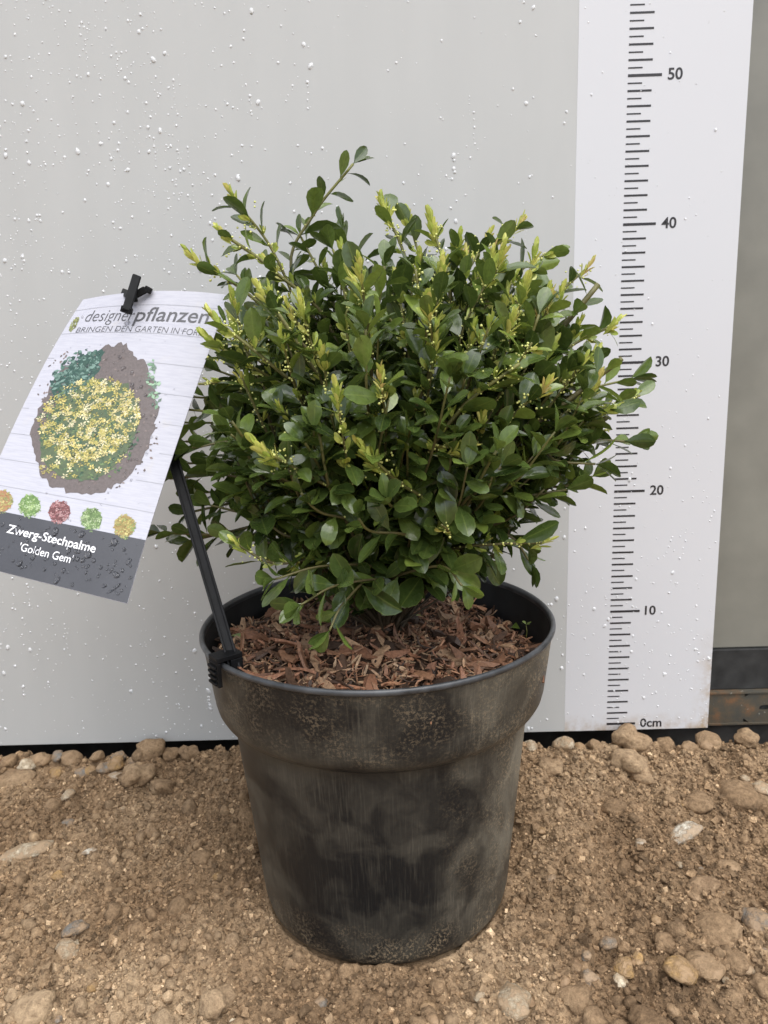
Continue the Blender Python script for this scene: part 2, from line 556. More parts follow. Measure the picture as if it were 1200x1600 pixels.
# ------------------------------------------------------------------ ground
def ground_base(x, y):
    z = np.interp(y, [-0.5, -0.30, -0.20, -0.10, -0.03, -0.014, -0.006, 0.004, 0.02, 0.2], [-0.026, -0.0255, -0.024, -0.0210, -0.0165, -0.0155, -0.018, -0.036, -0.060, -0.060])
    z = z + vnoise(x * 9 + 3, y * 9 + 5, 1) * 0.010 + vnoise(x * 22, y * 22 + 9, 2) * 0.006
    z = z + (0.0035 * np.clip((-0.24 - x) / 0.08, 0, 1) + 0.0040 * np.clip((x + 0.14) / 0.06, 0, 1)) * np.exp(-((y + 0.012) / 0.02) ** 2)
    dx, dy = x - PX, y - PY
    r = np.hypot(dx, dy)
    th = np.arctan2(dy, dx)
    side = 0.25 + 0.75 * np.clip(np.exp(-((th - 2.55) / 0.55) ** 2) + 0.9 * np.exp(-((th - 0.5) / 0.7) ** 2), 0, 1)
    z = z + 0.017 * side * np.exp(-((r - 0.124) / 0.018) ** 2)
    k = np.clip((0.105 - r) / 0.03, 0, 1); k = k * k * (3 - 2 * k)
    return z * (1 - k) + (ZBASE + 0.0015) * k

def axis(fine0, fine1, step, far):
    a = np.arange(fine0, fine1 + step / 2, step)
    lo = fine0 - np.geomspace(step, far, 22)[::-1]
    hi = fine1 + np.geomspace(step, far, 22)
    return np.concatenate([lo, a, hi])
gx = axis(-0.66, 0.24, 0.0016, 6.0)
gy = axis(-0.34, 0.09, 0.0016, 6.0)
GX, GY = np.meshgrid(gx, gy, indexing='ij')
GZ = ground_base(GX, GY)
GZ += vnoise(GX * 70, GY * 70, 3) * 0.0040 + vnoise(GX * 170, GY * 170, 4) * 0.0030 + vnoise(GX * 420, GY * 420, 5) * 0.0016
# clods pressed into the soil
def clod_pass(n, r0, r1, k, seed, sink):
    rr = np.random.default_rng(seed)
    for _ in range(n):
        cx, cy = rr.uniform(-0.62, 0.20), rr.uniform(-0.33, 0.05)
        if math.hypot(cx - PX, cy - PY) < 0.083:
            continue
        r = r0 * (r1 / r0) ** (rr.random() ** 1.8)
        i0, i1 = np.searchsorted(gx, [cx - r, cx + r]); j0, j1 = np.searchsorted(gy, [cy - r, cy + r])
        sx, sy = GX[i0:i1, j0:j1], GY[i0:i1, j0:j1]
        a = rr.uniform(0, math.pi); e = rr.uniform(0.7, 1.0)
        u = (sx - cx) * math.cos(a) + (sy - cy) * math.sin(a); v = -(sx - cx) * math.sin(a) + (sy - cy) * math.cos(a)
        q = 1 - (u / r) ** 2 - (v / (r * e)) ** 2
        zc = float(ground_base(np.array(cx), np.array(cy))) - r * sink
        h = zc + np.sqrt(np.clip(q, 0, 1)) * r * k + vnoise(sx * 500, sy * 500, 6) * 0.0010
        sub = GZ[i0:i1, j0:j1]
        np.copyto(sub, np.where((q > 0) & (h > sub), h, sub))
clod_pass(900, 0.004, 0.012, 0.75, 11, 0.15)
clod_pass(2600, 0.0022, 0.006, 0.8, 12, 0.0)
rp = np.hypot(GX - PX, GY - PY)
GZ = np.where(rp < 0.076, ZBASE - 0.002, GZ)
nx, ny = len(gx), len(gy)
V = np.stack([GX, GY, GZ], -1).reshape(-1, 3)
idx = np.arange(nx * ny).reshape(nx, ny)
Q = np.stack([idx[:-1, :-1], idx[1:, :-1], idx[1:, 1:], idx[:-1, 1:]], -1).reshape(-1, 4)
ground = obj('ground', big_mesh('ground', V, Q, True), M_SOIL, kind='structure', label='loose brown soil with clods and pebbles')

def ground_z(x, y):
    i = np.clip(np.searchsorted(gx, x), 1, nx - 1); j = np.clip(np.searchsorted(gy, y), 1, ny - 1)
    return GZ[i, j]

# ------------------------------------------------------------------ wall behind
BASEZ = at_y(1150, 1012, 0.055)[2]
RAILZ = at_y(1150, 1081, 0.050)[2]
FLZ = at_y(1150, 1129, 0.047)[2]
wl = empty('metal_wall', (0.3, 0.06, -0.02), 'dull grey sheet metal wall with dark rail and rusty angle iron below it', 'wall')
def wpart(name, b, m, bev=0.0006):
    V, F = b
    me = make_mesh(name, V - np.array([0.3, 0.06, -0.02]), F, False)
    if bev:
        bevelled(me, bev)
    return obj(name, me, m, wl)
wpart('sheet_panel', box(-1.6, 1.6, 0.055, 0.9, BASEZ, 1.6), M_STEEL, 0.001)
wpart('rail', box(-1.6, 1.6, 0.052, 0.86, RAILZ + 0.0015, BASEZ - 0.0005), M_RAIL, 0.0008)
# angle iron with a slot: built from pieces round the opening
hx = at_y(1197, 1106, 0.047)
s = Soup()
hw, hh = 0.0062, 0.0028
n = 20
ring = [(hx[0] + hw * math.copysign(abs(math.cos(a)) ** 0.6, math.cos(a)), hx[2] + hh * math.copysign(abs(math.sin(a)) ** 0.6, math.sin(a))) for a in np.linspace(0, 2 * math.pi, n, endpoint=False)]
outer = []
for a in np.linspace(0, 2 * math.pi, n, endpoint=False):
    c_, s_ = math.cos(a), math.sin(a); k = 1 / max(abs(c_), abs(s_))
    zc = (RAILZ + FLZ) / 2; zh = (RAILZ - FLZ) / 2
    outer.append((hx[0] + 0.02 * c_ * k, zc + zh * s_ * k))
Vf = []
for yy in (0.047, 0.051):
    Vf += [(a, yy, b_) for a, b_ in ring] + [(a, yy, b_) for a, b_ in outer]
Ff = []
for i in range(n):
    j = (i + 1) % n
    Ff += [[i, j, n + j, n + i], [2 * n + i, 3 * n + i, 3 * n + j, 2 * n + j], [i, 2 * n + i, 2 * n + j, j], [n + i, n + j, 3 * n + j, 3 * n + i]]
s.add(Vf, Ff)
for x0, x1 in ((-1.6, hx[0] - 0.02), (hx[0] + 0.02, 1.6)):
    s.add(*box(x0, x1, 0.047, 0.051, FLZ, RAILZ))
s.add(*box(-1.6, 1.6, 0.0455, 0.054, RAILZ, RAILZ + 0.0012))
s.add(*box(-1.6, 1.6, 0.0455, 0.085, FLZ - 0.0016, FLZ))
obj('angle_iron', s.mesh('angle_iron', False, (0.3, 0.06, -0.02)), M_RUST, wl)
wpart('added_shade_block', box(-1.6, 1.6, 0.0515, 0.85, -0.075, RAILZ - 0.0002), M_RAIL, 0)  # added dark block standing in for the black shade under rail and board

# ------------------------------------------------------------------ board with ruler
BX0, BX1, BZ0, BZ1 = -0.95, 0.0854, -0.0060, 0.95
bd = empty('ruler_board', (-0.3, 0.0, BZ0), 'glossy grey board with a white centimetre ruler strip standing behind the potted shrub', 'board')
BO = np.array([-0.3, 0.0, BZ0])
V, F = box(BX0, BX1 - 0.0003, 0.0, 0.0040, BZ0, BZ1)
panel = obj('panel', bevelled(make_mesh('panel', V - BO, F, False), 0.0004), M_BOARD, bd)
V, F = box(-0.0355, BX1, -0.00012, 0.0006, BZ0 + 0.0002, BZ1 - 0.001)
strip = obj('ruler_strip', make_mesh('ruler_strip', V - BO, F, False), M_STRIP, bd)
tick_cache = {}
for i in range(0, 181):
    h = i * 0.005
    L, T = (0.0240, 0.0019) if i % 20 == 0 else ((0.0171, 0.0014) if i % 2 == 0 else (0.0101, 0.00095))
    if (L, T) not in tick_cache:
        V, F = box(0, L, -0.00028, -0.00005, -T / 2, T / 2)
        tick_cache[(L, T)] = make_mesh('tick', V, F, False)
    obj('tick', tick_cache[(L, T)], M_INK, strip, np.array([0, 0, h]) - BO)

def text_mesh(body, offset=0.0, spacing=1.0):
    cu = bpy.data.curves.new('txt', 'FONT')
    cu.body = body
    cu.offset = offset
    cu.space_character = spacing
    cu.resolution_u = 6
    to = bpy.data.objects.new('txt', cu)
    COL.objects.link(to)
    dg = bpy.context.evaluated_depsgraph_get()
    me = to.evaluated_get(dg).to_mesh()
    V = np.array([v.co[:] for v in me.vertices]); F = [list(p.vertices) for p in me.polygons]
    to.evaluated_get(dg).to_mesh_clear()
    bpy.data.objects.remove(to); bpy.data.curves.remove(cu)
    return V, F

for h in range(0, 91, 10):
    body = '0cm' if h == 0 else str(h)
    V, F = text_mesh(body, 0.02)
    V = V - np.array([V[:, 0].min(), 0, 0])
    cap = text_mesh('0', 0.02)[0]; k = 0.0079 / (cap[:, 1].max() - cap[:, 1].min())
    P = np.stack([V[:, 0] * k * 1.02 + 0.0282, np.full(len(V), -0.00028), (V[:, 1] - cap[:, 1].min()) * k + h * 0.01 - 0.0036], -1)
    obj('numeral', make_mesh('numeral', P - BO, F, False), M_INK, strip)

# rain drops
def drop_template(nseg=9):
    V = []
    for r, z in ((1.0, 0.0), (0.93, 0.30), (0.62, 0.72)):
        V += [(r * math.cos(2 * math.pi * k / nseg), r * math.sin(2 * math.pi * k / nseg), z) for k in range(nseg)]
    V.append((0, 0, 0.92))
    F = []
    for i in range(2):
        for k in range(nseg):
            k2 = (k + 1) % nseg
            F += [(i * nseg + k, i * nseg + k2, (i + 1) * nseg + k2), (i * nseg + k, (i + 1) * nseg + k2, (i + 1) * nseg + k)]
    for k in range(nseg):
        F.append((2 * nseg + k, 2 * nseg + (k + 1) % nseg, 3 * nseg))
    return np.array(V), np.array(F)
DV, DF = drop_template()

def drops(spots):
    """spots: list of (origin, ax, ay, n, rx, ry, h)"""
    Vs, Fs = [], []
    for i, (o, ax, ay, n, rx, ry, h) in enumerate(spots):
        jit = 1 + rng.normal(0, 0.10, (len(DV), 1))
        v = DV.copy(); v[:, :2] *= jit
        Vs.append(o + v[:, :1] * rx * ax + v[:, 1:2] * ry * ay + v[:, 2:] * h * n)
        Fs.append(DF + i * len(DV))
    return np.concatenate(Vs), np.concatenate(Fs)

AX, AZ, AN = np.array([1., 0, 0]), np.array([0, 0, 1.]), np.array([0, -1., 0])
sp = []
def add_drop(x, z, r, fy):
    el = 1 + abs(rng.normal(0, 0.16)) + (0.5 * rng.random() if r > 0.0012 else 0)
    a = rng.normal(0, 0.35)
    ax = AX * math.cos(a) + AZ * math.sin(a); az = -AX * math.sin(a) + AZ * math.cos(a)
    sp.append((np.array([x, fy, z]), ax, az, AN, r, r * el, r * 0.62))
cnt = 0
while cnt < 4600:
    x, z = rng.uniform(-0.62, -0.037), rng.uniform(-0.004, 0.60)
    dens = 0.62 + 0.9 * float(vnoise(np.array(x * 16), np.array(z * 5), 21)) + 0.6 * float(vnoise(np.array(x * 55), np.array(z * 7), 22))
    dens *= float(np.interp(x, [-0.6, -0.35, -0.2, -0.09, -0.037], [1.15, 1.1, 0.6, 0.30, 0.30])) if z > 0.25 else 1.0
    if rng.random() > dens:
        continue
    cnt += 1
    r = 0.00045 * math.exp(rng.normal(0, 0.50))
    r = min(r, 0.0016)
    add_drop(x, z, r, 0.0)
    if rng.random() < 0.05:      # drops strung out below one another
        zz = z
        for _ in range(rng.integers(2, 6)):
            zz -= rng.uniform(0.002, 0.006); add_drop(x + rng.normal(0, 0.0004), zz, r * rng.uniform(0.4, 0.9), 0.0); cnt += 1
cnt = 0
while cnt < 420:
    x, z = rng.uniform(-0.034, 0.083), rng.uniform(-0.003, 0.60)
    if rng.random() > np.interp(z, [0, 0.08, 0.2, 0.3, 0.6], [1, 0.9, 0.5, 0.16, 0.06]):
        continue
    cnt += 1
    add_drop(x, z, min(0.00048 * math.exp(rng.normal(0, 0.42)), 0.0014), -0.00012)
Vd, Fd = drops(sp)
obj('water_drops', big_mesh('water_drops', Vd - BO, Fd, True), M_DROP, bd, kind='stuff')

# ------------------------------------------------------------------ pot
POT = np.array([PX, PY, ZBASE])
pot = empty('plant_pot', POT, 'round black plastic pot with a wide collar smeared with dried mud', 'pot')
prof = [(0.0705, ZBASE + 0.0), (0.0745, ZBASE + 0.0012), (0.0770, ZBASE + 0.0045), (0.0783, ZBASE + 0.0095), (0.0790, ZBASE + 0.016)]
prof += [(0.0790 + (0.0893 - 0.0790) * t, ZBASE + 0.016 + (0.1065 - ZBASE - 0.016) * t) for t in np.linspace(0.08, 1, 14)]
prof += [(0.0897, 0.1071), (0.0915, 0.1080), (0.0940, 0.1095), (0.0963, 0.1118), (0.0979, 0.1148), (0.0989, 0.119)]
prof += [(0.0989 + (0.1034 - 0.0989) * t, 0.119 + (ZRIM - 0.0030 - 0.119) * t) for t in np.linspace(0.1, 1, 8)]
def lathe(profile, n=144, wob=0.0, closed=False):
    V, U = [], []
    for r, z in profile:
        for k in range(n + 1):
            th = -math.pi / 2 + 2 * math.pi * (k / n - 0.5)
            rr = r + wob * math.sin(2 * th + 0.6) * (z - ZBASE) / 0.18 + wob * 0.5 * math.sin(5 * th + z * 20)
            V.append((rr * math.cos(th), rr * math.sin(th), z - ZBASE)); U.append(((th + math.pi / 2) * 0.095, z))
    F = []
    for i in range(len(profile) - 1):
        for k in range(n):
            F.append([i * (n + 1) + k, i * (n + 1) + k + 1, (i + 1) * (n + 1) + k + 1, (i + 1) * (n + 1) + k])
    return V, F, U
V, F, U = lathe([(0.0005, ZBASE + 0.001)] + prof, wob=0.0006)
obj('pot_wall', make_mesh('pot_wall', V, F, True, U), M_POT, pot)
inner = [(0.1020, ZRIM - 0.004), (0.0975, 0.119), (0.0950, 0.112), (0.088, 0.105)]
V, F, U = lathe(inner, wob=0.0006)
obj('pot_lining', make_mesh('pot_lining', V, F, True, U), M_POTIN, pot)
lip = [(0.1034, ZRIM - 0.0032), (0.1047, ZRIM - 0.0030), (0.1051, ZRIM - 0.0022), (0.1050, ZRIM - 0.0009), (0.1043, ZRIM - 0.0001), (0.1033, ZRIM), (0.1024, ZRIM - 0.0006), (0.1020, ZRIM - 0.0018), (0.1020, ZRIM - 0.0042)]
V, F, U = lathe(lip, wob=0.0006)
obj('rim_lip', make_mesh('rim_lip', V, F, True, U), M_LIP, pot)

# ------------------------------------------------------------------ mulch in the pot
def mulch_z(x, y):
    dx, dy = x - PX, y - PY
    r = np.hypot(dx, dy)
    return ZRIM - 0.0205 + 0.012 * np.exp(-((dx + 0.015) ** 2 + (dy + 0.01) ** 2) / 0.0028) + 0.004 * np.clip(-dx / 0.09, -1, 1) + vnoise(x * 45, y * 45, 31) * 0.007 + vnoise(x * 130, y * 130, 32) * 0.003
mu = empty('bark_mulch', (PX, PY, ZRIM - 0.03), 'layer of reddish brown shredded bark filling the black pot', 'mulch')
MO = np.array([PX, PY, ZRIM - 0.03])
nr, na = 40, 120
V = [(PX, PY, float(mulch_z(np.array(PX), np.array(PY))) - 0.001)]
for i in range(1, nr + 1):
    r = 0.0985 * i / nr
    for k in range(na):
        a = 2 * math.pi * k / na
        x, y = PX + r * math.cos(a), PY + r * math.sin(a)
        V.append((x, y, float(mulch_z(np.array(x), np.array(y))) - 0.001))
F = [[0, 1 + k, 1 + (k + 1) % na] for k in range(na)]
for i in range(nr - 1):
    for k in range(na):
        k2 = (k + 1) % na
        F.append([1 + i * na + k, 1 + (i + 1) * na + k, 1 + (i + 1) * na + k2, 1 + i * na + k2])
obj('potting_soil', make_mesh('potting_soil', np.array(V) - MO, F, True), M_PEAT, mu)
BARK = [(0.27, 0.125, 0.066), (0.36, 0.185, 0.10), (0.20, 0.10, 0.055), (0.115, 0.062, 0.036), (0.42, 0.26, 0.15), (0.31, 0.15, 0.085), (0.07, 0.042, 0.028), (0.45, 0.30, 0.18)]
def chip_shape(L, W, T, rr):
    """splintered flake: 6 stations, ragged ends"""
    V = []
    m = 5
    bend = rr.normal(0, 0.12) * L
    tw = rr.normal(0, 0.5)
    for i in range(m):
        t = i / (m - 1)
        wv = W * (0.30 + 0.70 * math.sin(math.pi * min(1, max(0.08, t * 0.9 + 0.05)))) * rr.uniform(0.7, 1.15)
        x = (t - 0.5) * L
        a = tw * (t - 0.5)
        for sy, sz in ((-1, -1), (1, -1), (1, 1), (-1, 1)):
            yy = sy * wv / 2 + rr.normal(0, 0.08) * W; zz = sz * T / 2 + rr.normal(0, 0.12) * T
            V.append((x + rr.normal(0, 0.03) * L, yy * math.cos(a) - zz * math.sin(a), yy * math.sin(a) + zz * math.cos(a) + bend * (4 * (t - 0.5) ** 2)))
    F = []
    for i in range(m - 1):
        for k in range(4):
            k2 = (k + 1) % 4
            F.append([i * 4 + k, i * 4 + k2, i * 4 + 4 + k2, i * 4 + 4 + k])
    F += [[3, 2, 1, 0], [m * 4 - 4, m * 4 - 3, m * 4 - 2, m * 4 - 1]]
    return np.array(V), F
chip_meshes = []
for i in range(40):
    L = random.uniform(0.007, 0.028); W = min(0.006, L * random.uniform(0.08, 0.42)); T = random.uniform(0.0007, 0.0018)
    if i % 10 == 4:
        L, W, T = random.uniform(0.016, 0.026), random.uniform(0.007, 0.011), random.uniform(0.002, 0.004)
    V, F = chip_shape(L, W, T, rng)
    c = np.array(BARK[i % len(BARK)]) * rng.uniform(0.5, 1.05)
    me = make_mesh('bark_chip', V, F, False, None, None, np.tile((*c, 1), (len(V), 1)))
    me.materials.append(M_CHIP)
    chip_meshes.append(me)
def chip_place(rmax=0.093):
    r = rmax * math.sqrt(random.random()); a = random.uniform(0, 2 * math.pi)
    x, y = PX + r * math.cos(a), PY + r * math.sin(a)
    return x, y, float(mulch_z(np.array(x), np.array(y)))
from mathutils import Euler
for i in range(290):
    x, y, z = chip_place()
    o = obj('bark_chip', chip_meshes[i % 40], None, mu, np.array([x, y, z + random.uniform(0.0, 0.003)]) - MO)
    o.rotation_euler = (random.gauss(0, 0.5), random.gauss(0, 0.4), random.uniform(0, 6.28))
s = Soup()
for i in range(4200):
    x, y, z = chip_place(0.0965)
    L = random.uniform(0.002, 0.013); W = L * random.uniform(0.06, 0.25)
    V, F = chip_shape(L, W, max(0.0004, W * 0.4), rng)
    R = np.array(Euler((random.gauss(0, 0.5), random.gauss(0, 0.5), random.uniform(0, 6.28))).to_matrix())
    c = np.array(BARK[random.randrange(len(BARK))]) * rng.uniform(0.5, 1.1)
    s.add(V @ R.T + np.array([x, y, z + random.uniform(-0.001, 0.002)]), F, 0, (*c, 1))
obj('fine_shreds', s.mesh('fine_shreds', False, MO), M_CHIP, mu, kind='stuff')

# ------------------------------------------------------------------ leaves
LS = np.array([0, 0.10, 0.30, 0.54, 0.77, 0.93, 1.0])
LW = np.array([0.07, 0.13, 0.66, 0.99, 0.93, 0.52, 0.03])
LC = np.array([-1, -0.5, 0, 0.5, 1.0])
LF = []
for i in range(6):
    for k in range(4):
        LF.append([i * 5 + k, i * 5 + k + 1, (i + 1) * 5 + k + 1, (i + 1) * 5 + k])
LUV = np.array([(c * 0.5 + 0.5, s_) for s_ in LS for c in LC])
def leaf_pts(L, W, fold, bend, cup, rr, twist=0.0):
    ss, cc = np.meshgrid(LS, LC, indexing='ij')
    ww = np.repeat(LW[:, None], 5, 1)
    y = cc * ww * W / 2 * (1 + rr.normal(0, 0.03))
    ang = bend * ss
    x = np.where(abs(bend) > 1e-3, np.sin(ang) / (bend + 1e-9), ss) * L
    z = -np.where(abs(bend) > 1e-3, (1 - np.cos(ang)) / (bend + 1e-9), 0) * L
    z = z + fold * np.abs(y) - cup * (np.abs(cc) ** 2) * ww * W * 0.5 + rr.normal(0, 0.012 * W, z.shape)
    a = twist * ss
    return np.stack([x, y * np.cos(a) - 0 * z, z + y * np.sin(a)], -1).reshape(-1, 3)
def leaf_world(P, d, nrm, L, W, rr, fold=None, bend=None):
    d = unit(d); nrm = unit(nrm - d * (nrm @ d)); b = np.cross(nrm, d)
    v = leaf_pts(L, W, rr.uniform(0.12, 0.60) if fold is None else fold, rr.normal(0.28, 0.28) if bend is None else bend, rr.uniform(0, 0.18), rr, rr.normal(0, 0.25))
    return P + v[:, :1] * d + v[:, 1:2] * b + v[:, 2:] * nrm

ROOT = np.array([PX + 0.004, PY + 0.004, ZRIM - 0.014])
SH = np.array([PX, PY, ZRIM - 0.016])
shrub = empty('holly_shrub', SH, 'dense dwarf holly shrub with small glossy dark green leaves and yellow shoot tips', 'shrub')
T = lambda *p: [px(*q) for q in p]
# visible shoots: photo pixels with depth (cm); last: kind of tip, stem radius
HAND = [
 (T((520, 560, 46), (455, 420, 46), (490, 335, 45.6), (552, 256, 45)), 'leaf', 1.5, 0.30),
 (T((470, 500, 46), (425, 390, 45), (366, 312, 44)), 'yellow', 1.3, 0.5),
 (T((520, 520, 45), (430, 425, 43), (347, 364, 42)), 'small', 1.7, 0.5),
 (T((520, 600, 44), (400, 470, 42), (304, 405, 41)), 'yellow', 1.5, 0.5),
 (T((600, 700, 42), (500, 590, 40), (445, 505, 39), (408, 455, 39)), 'red', 1.9, 0.5),
 (T((560, 690, 42), (430, 575, 39.5), (338, 500, 39)), 'big', 1.6, 0.5),
 (T((480, 640, 42), (390, 570, 40), (330, 535, 39.5)), 'yellow', 1.2, 0.5),
 (T((650, 600, 46), (640, 430, 46), (600, 322, 45.5)), 'big', 1.5, 0.5),
 (T((690, 560, 44), (702, 450, 43), (674, 350, 43)), 'big', 1.5, 0.5),
 (T((660, 600, 42), (610, 500, 41), (556, 442, 41)), 'big', 1.5, 0.5),
 (T((720, 520, 46), (745, 420, 46), (812, 350, 46)), 'red', 1.4, 0.5),
 (T((735, 560, 43), (765, 460, 42), (785, 390, 42)), 'yellow', 1.5, 0.5),
 (T((760, 560, 47), (800, 440, 47), (870, 385, 47)), 'buds', 1.3, 0.5),
 (T((780, 560, 45), (850, 480, 45), (918, 418, 45)), 'red', 1.3, 0.5),
 (T((740, 700, 44), (820, 585, 43), (935, 444, 42)), 'cut', 1.9, 0.45),
 (T((800, 640, 45), (880, 550, 44), (958, 508, 44)), 'yellow', 1.4, 0.5),
 (T((760, 720, 42), (850, 655, 41), (972, 560, 40)), 'cut', 1.7, 0.45),
 (T((820, 660, 44), (900, 615, 44), (985, 592, 44)), 'leaf', 1.2, 0.45),
 (T((850, 680, 43), (930, 645, 42), (1000, 618, 42)), 'buds', 1.2, 0.5),
 (T((840, 720, 43), (920, 690, 42), (985, 690, 42)), 'leaf', 1.2, 0.5),
 (T((820, 720, 41), (890, 640, 41), (955, 640, 41)), 'yellow', 1.2, 0.5),
 (T((680, 800, 40), (625, 755, 37.5), (572, 708, 36.3)), 'big', 1.4, 0.5),
 (T((570, 800, 40), (480, 742, 37.5), (410, 703, 36.3)), 'big', 1.4, 0.5),
 (T((640, 760, 40), (720, 640, 37.5), (812, 568, 36.5)), 'buds', 1.6, 0.5),
 (T((560, 620, 43), (540, 500, 42), (560, 470, 42)), 'yellow', 1.2, 0.5),
 (T((600, 620, 42), (560, 560, 40), (580, 520, 40)), 'yellow', 1.2, 0.5),
 (T((700, 640, 41), (670, 560, 40), (620, 510, 39.5)), 'buds', 1.5, 0.5),
 (T((700, 600, 44), (720, 480, 44), (728, 400, 44.5)), 'red', 1.3, 0.5),
 (T((740, 640, 42), (775, 540, 41), (790, 470, 41)), 'yellow', 1.4, 0.5),
 (T((780, 660, 42), (840, 580, 41.5), (845, 520, 41.5)), 'leaf', 1.3, 0.5),
 (T((520, 640, 41), (480, 560, 40), (455, 530, 39.5)), 'yellow', 1.2, 0.5),
 (T((560, 700, 40), (590, 660, 38), (573, 645, 37)), 'buds', 1.2, 0.5),
 (T((700, 860, 42), (780, 850, 40.5), (850, 848, 40.5)), 'small', 1.2, 0.5),
 (T((700, 840, 43), (790, 835, 43), (830, 880, 43)), 'leaf', 1.2, 0.5),
 (T((520, 870, 43), (370, 840, 44), (252, 832, 45)), 'leaf', 1.3, 0.5),
 (T((500, 800, 44), (370, 745, 45), (265, 748, 46)), 'leaf', 1.2, 0.5),
 (T((480, 720, 44), (380, 690, 43.5), (300, 700, 43)), 'leaf', 1.2, 0.5),
 (T((460, 690, 44), (370, 650, 44), (295, 640, 44)), 'leaf', 1.2, 0.5),
 (T((460, 640, 43), (370, 600, 43), (310, 600, 43)), 'buds', 1.2, 0.5),
 (T((520, 870, 41), (430, 880, 40), (370, 850, 40)), 'small', 1.3, 0.5),
 (T((620, 900, 41), (690, 885, 39), (722, 915, 38)), 'leaf', 1.1, 0.45),
 (T((580, 885, 41), (500, 885, 38.8), (430, 905, 37.6)), 'leaf', 1.0, 0.5),
 (T((580, 900, 41), (535, 945, 38.5), (515, 985, 37.8)), 'leaf', 1.0, 0.5),
 (T((600, 905, 41), (525, 915, 38.6), (470, 945, 37.2)), 'leaf', 1.0, 0.5),
 (T((760, 780, 42), (820, 775, 41), (885, 765, 41)), 'leaf', 1.2, 0.5),
 (T((700, 740, 40), (680, 700, 38), (720, 702, 37.2)), 'yellow', 1.2, 0.5),
 (T((620, 800, 40), (610, 790, 37.5), (605, 780, 36.5)), 'leaf', 1.2, 0.5),
 (T((680, 830, 40), (700, 830, 38), (690, 820, 37)), 'buds', 1.1, 0.5),
 (T((740, 800, 40), (760, 770, 38), (770, 740, 37.5)), 'leaf', 1.2, 0.5),
 (T((820, 700, 41), (870, 720, 39.5), (930, 725, 39.5)), 'leaf', 1.2, 0.5),
 (T((560, 820, 40), (500, 800, 38), (470, 770, 37)), 'leaf', 1.2, 0.5),
 (T((640, 840, 39.5), (580, 830, 37.5), (560, 810, 36.8)), 'leaf', 1.2, 0.5),
 (T((640, 560, 46), (660, 440, 46), (640, 345, 46)), 'yellow', 1.3, 0.5),
 (T((700, 560, 45), (720, 450, 45), (762, 372, 45)), 'red', 1.3, 0.5),
 (T((760, 600, 44), (810, 480, 44), (835, 400, 44)), 'yellow', 1.3, 0.5),
 (T((700, 520, 45.5), (705, 430, 45.5), (715, 385, 45)), 'big', 1.3, 0.5),
 (T((760, 600, 42), (800, 520, 41.5), (812, 455, 41.5)), 'buds', 1.3, 0.5),
 (T((780, 640, 41), (830, 600, 40), (862, 545, 40)), 'yellow', 1.3, 0.5),
 (T((820, 640, 43), (880, 600, 42.5), (925, 560, 42.5)), 'yellow', 1.3, 0.5),
 (T((640, 600, 44), (630, 500, 43.5), (618, 440, 43.5)), 'yellow', 1.3, 0.5),
 (T((600, 600, 45), (560, 480, 45), (520, 390, 45)), 'leaf', 1.3, 0.5),
 (T((560, 600, 46), (520, 470, 46), (470, 370, 46)), 'leaf', 1.3, 0.5),
 (T((600, 600, 47), (570, 460, 47), (535, 360, 47)), 'leaf', 1.3, 0.5),
 (T((500, 600, 47), (430, 500, 47.5), (370, 430, 47.5)), 'leaf', 1.3, 0.5),
 (T((480, 640, 47), (400, 560, 47.5), (330, 520, 47.5)), 'leaf', 1.3, 0.5),
 (T((480, 740, 46), (380, 780, 46.5), (300, 800, 46.5)), 'leaf', 1.3, 0.5),
 (T((480, 760, 46), (400, 800, 45), (330, 790, 44.5)), 'leaf', 1.3, 0.5),
 (T((500, 720, 46), (390, 690, 47), (290, 690, 47.5)), 'leaf', 1.3, 0.5),
 (T((560, 820, 42), (460, 840, 41), (400, 800, 41)), 'leaf', 1.3, 0.5),
 (T((780, 680, 44), (870, 690, 44), (955, 670, 44)), 'buds', 1.3, 0.5),
 (T((780, 720, 43), (860, 760, 43), (925, 745, 43)), 'leaf', 1.3, 0.5),
 (T((480, 660, 46.5), (390, 600, 47.5), (315, 570, 48)), 'leaf', 1.2, 0.5),
 (T((480, 680, 46.5), (390, 630, 47.5), (300, 620, 48)), 'leaf', 1.2, 0.5),
 (T((480, 700, 46.5), (390, 665, 47.5), (285, 660, 48.5)), 'leaf', 1.2, 0.5),
 (T((480, 730, 46.5), (390, 720, 47.5), (280, 725, 48.5)), 'leaf', 1.2, 0.5),
 (T((500, 760, 46), (400, 765, 46.5), (310, 770, 47)), 'leaf', 1.2, 0.5),
 (T((500, 790, 46), (400, 820, 46), (300, 845, 46.5)), 'leaf', 1.2, 0.5),
 (T((500, 660, 45.5), (420, 620, 45), (360, 610, 44.8)), 'leaf', 1.2, 0.5),
 (T((500, 720, 44.5), (420, 720, 43.5), (360, 730, 43)), 'leaf', 1.2, 0.5),
]
shoots = []
for pts, kind, rad, lf in HAND:
    p0 = np.array(pts[0])
    mid = ROOT + (p0 - ROOT) * 0.5 + np.array([0, 0, 0.012])
    base = ROOT + rng.normal(0, 0.003, 3) * np.array([1, 1, 0])
    P = catmull([base, mid] + list(pts), 34)
    shoots.append((P, kind, rad * 1e-3, 0.36 if lf >= 0.45 else 0.40, True))
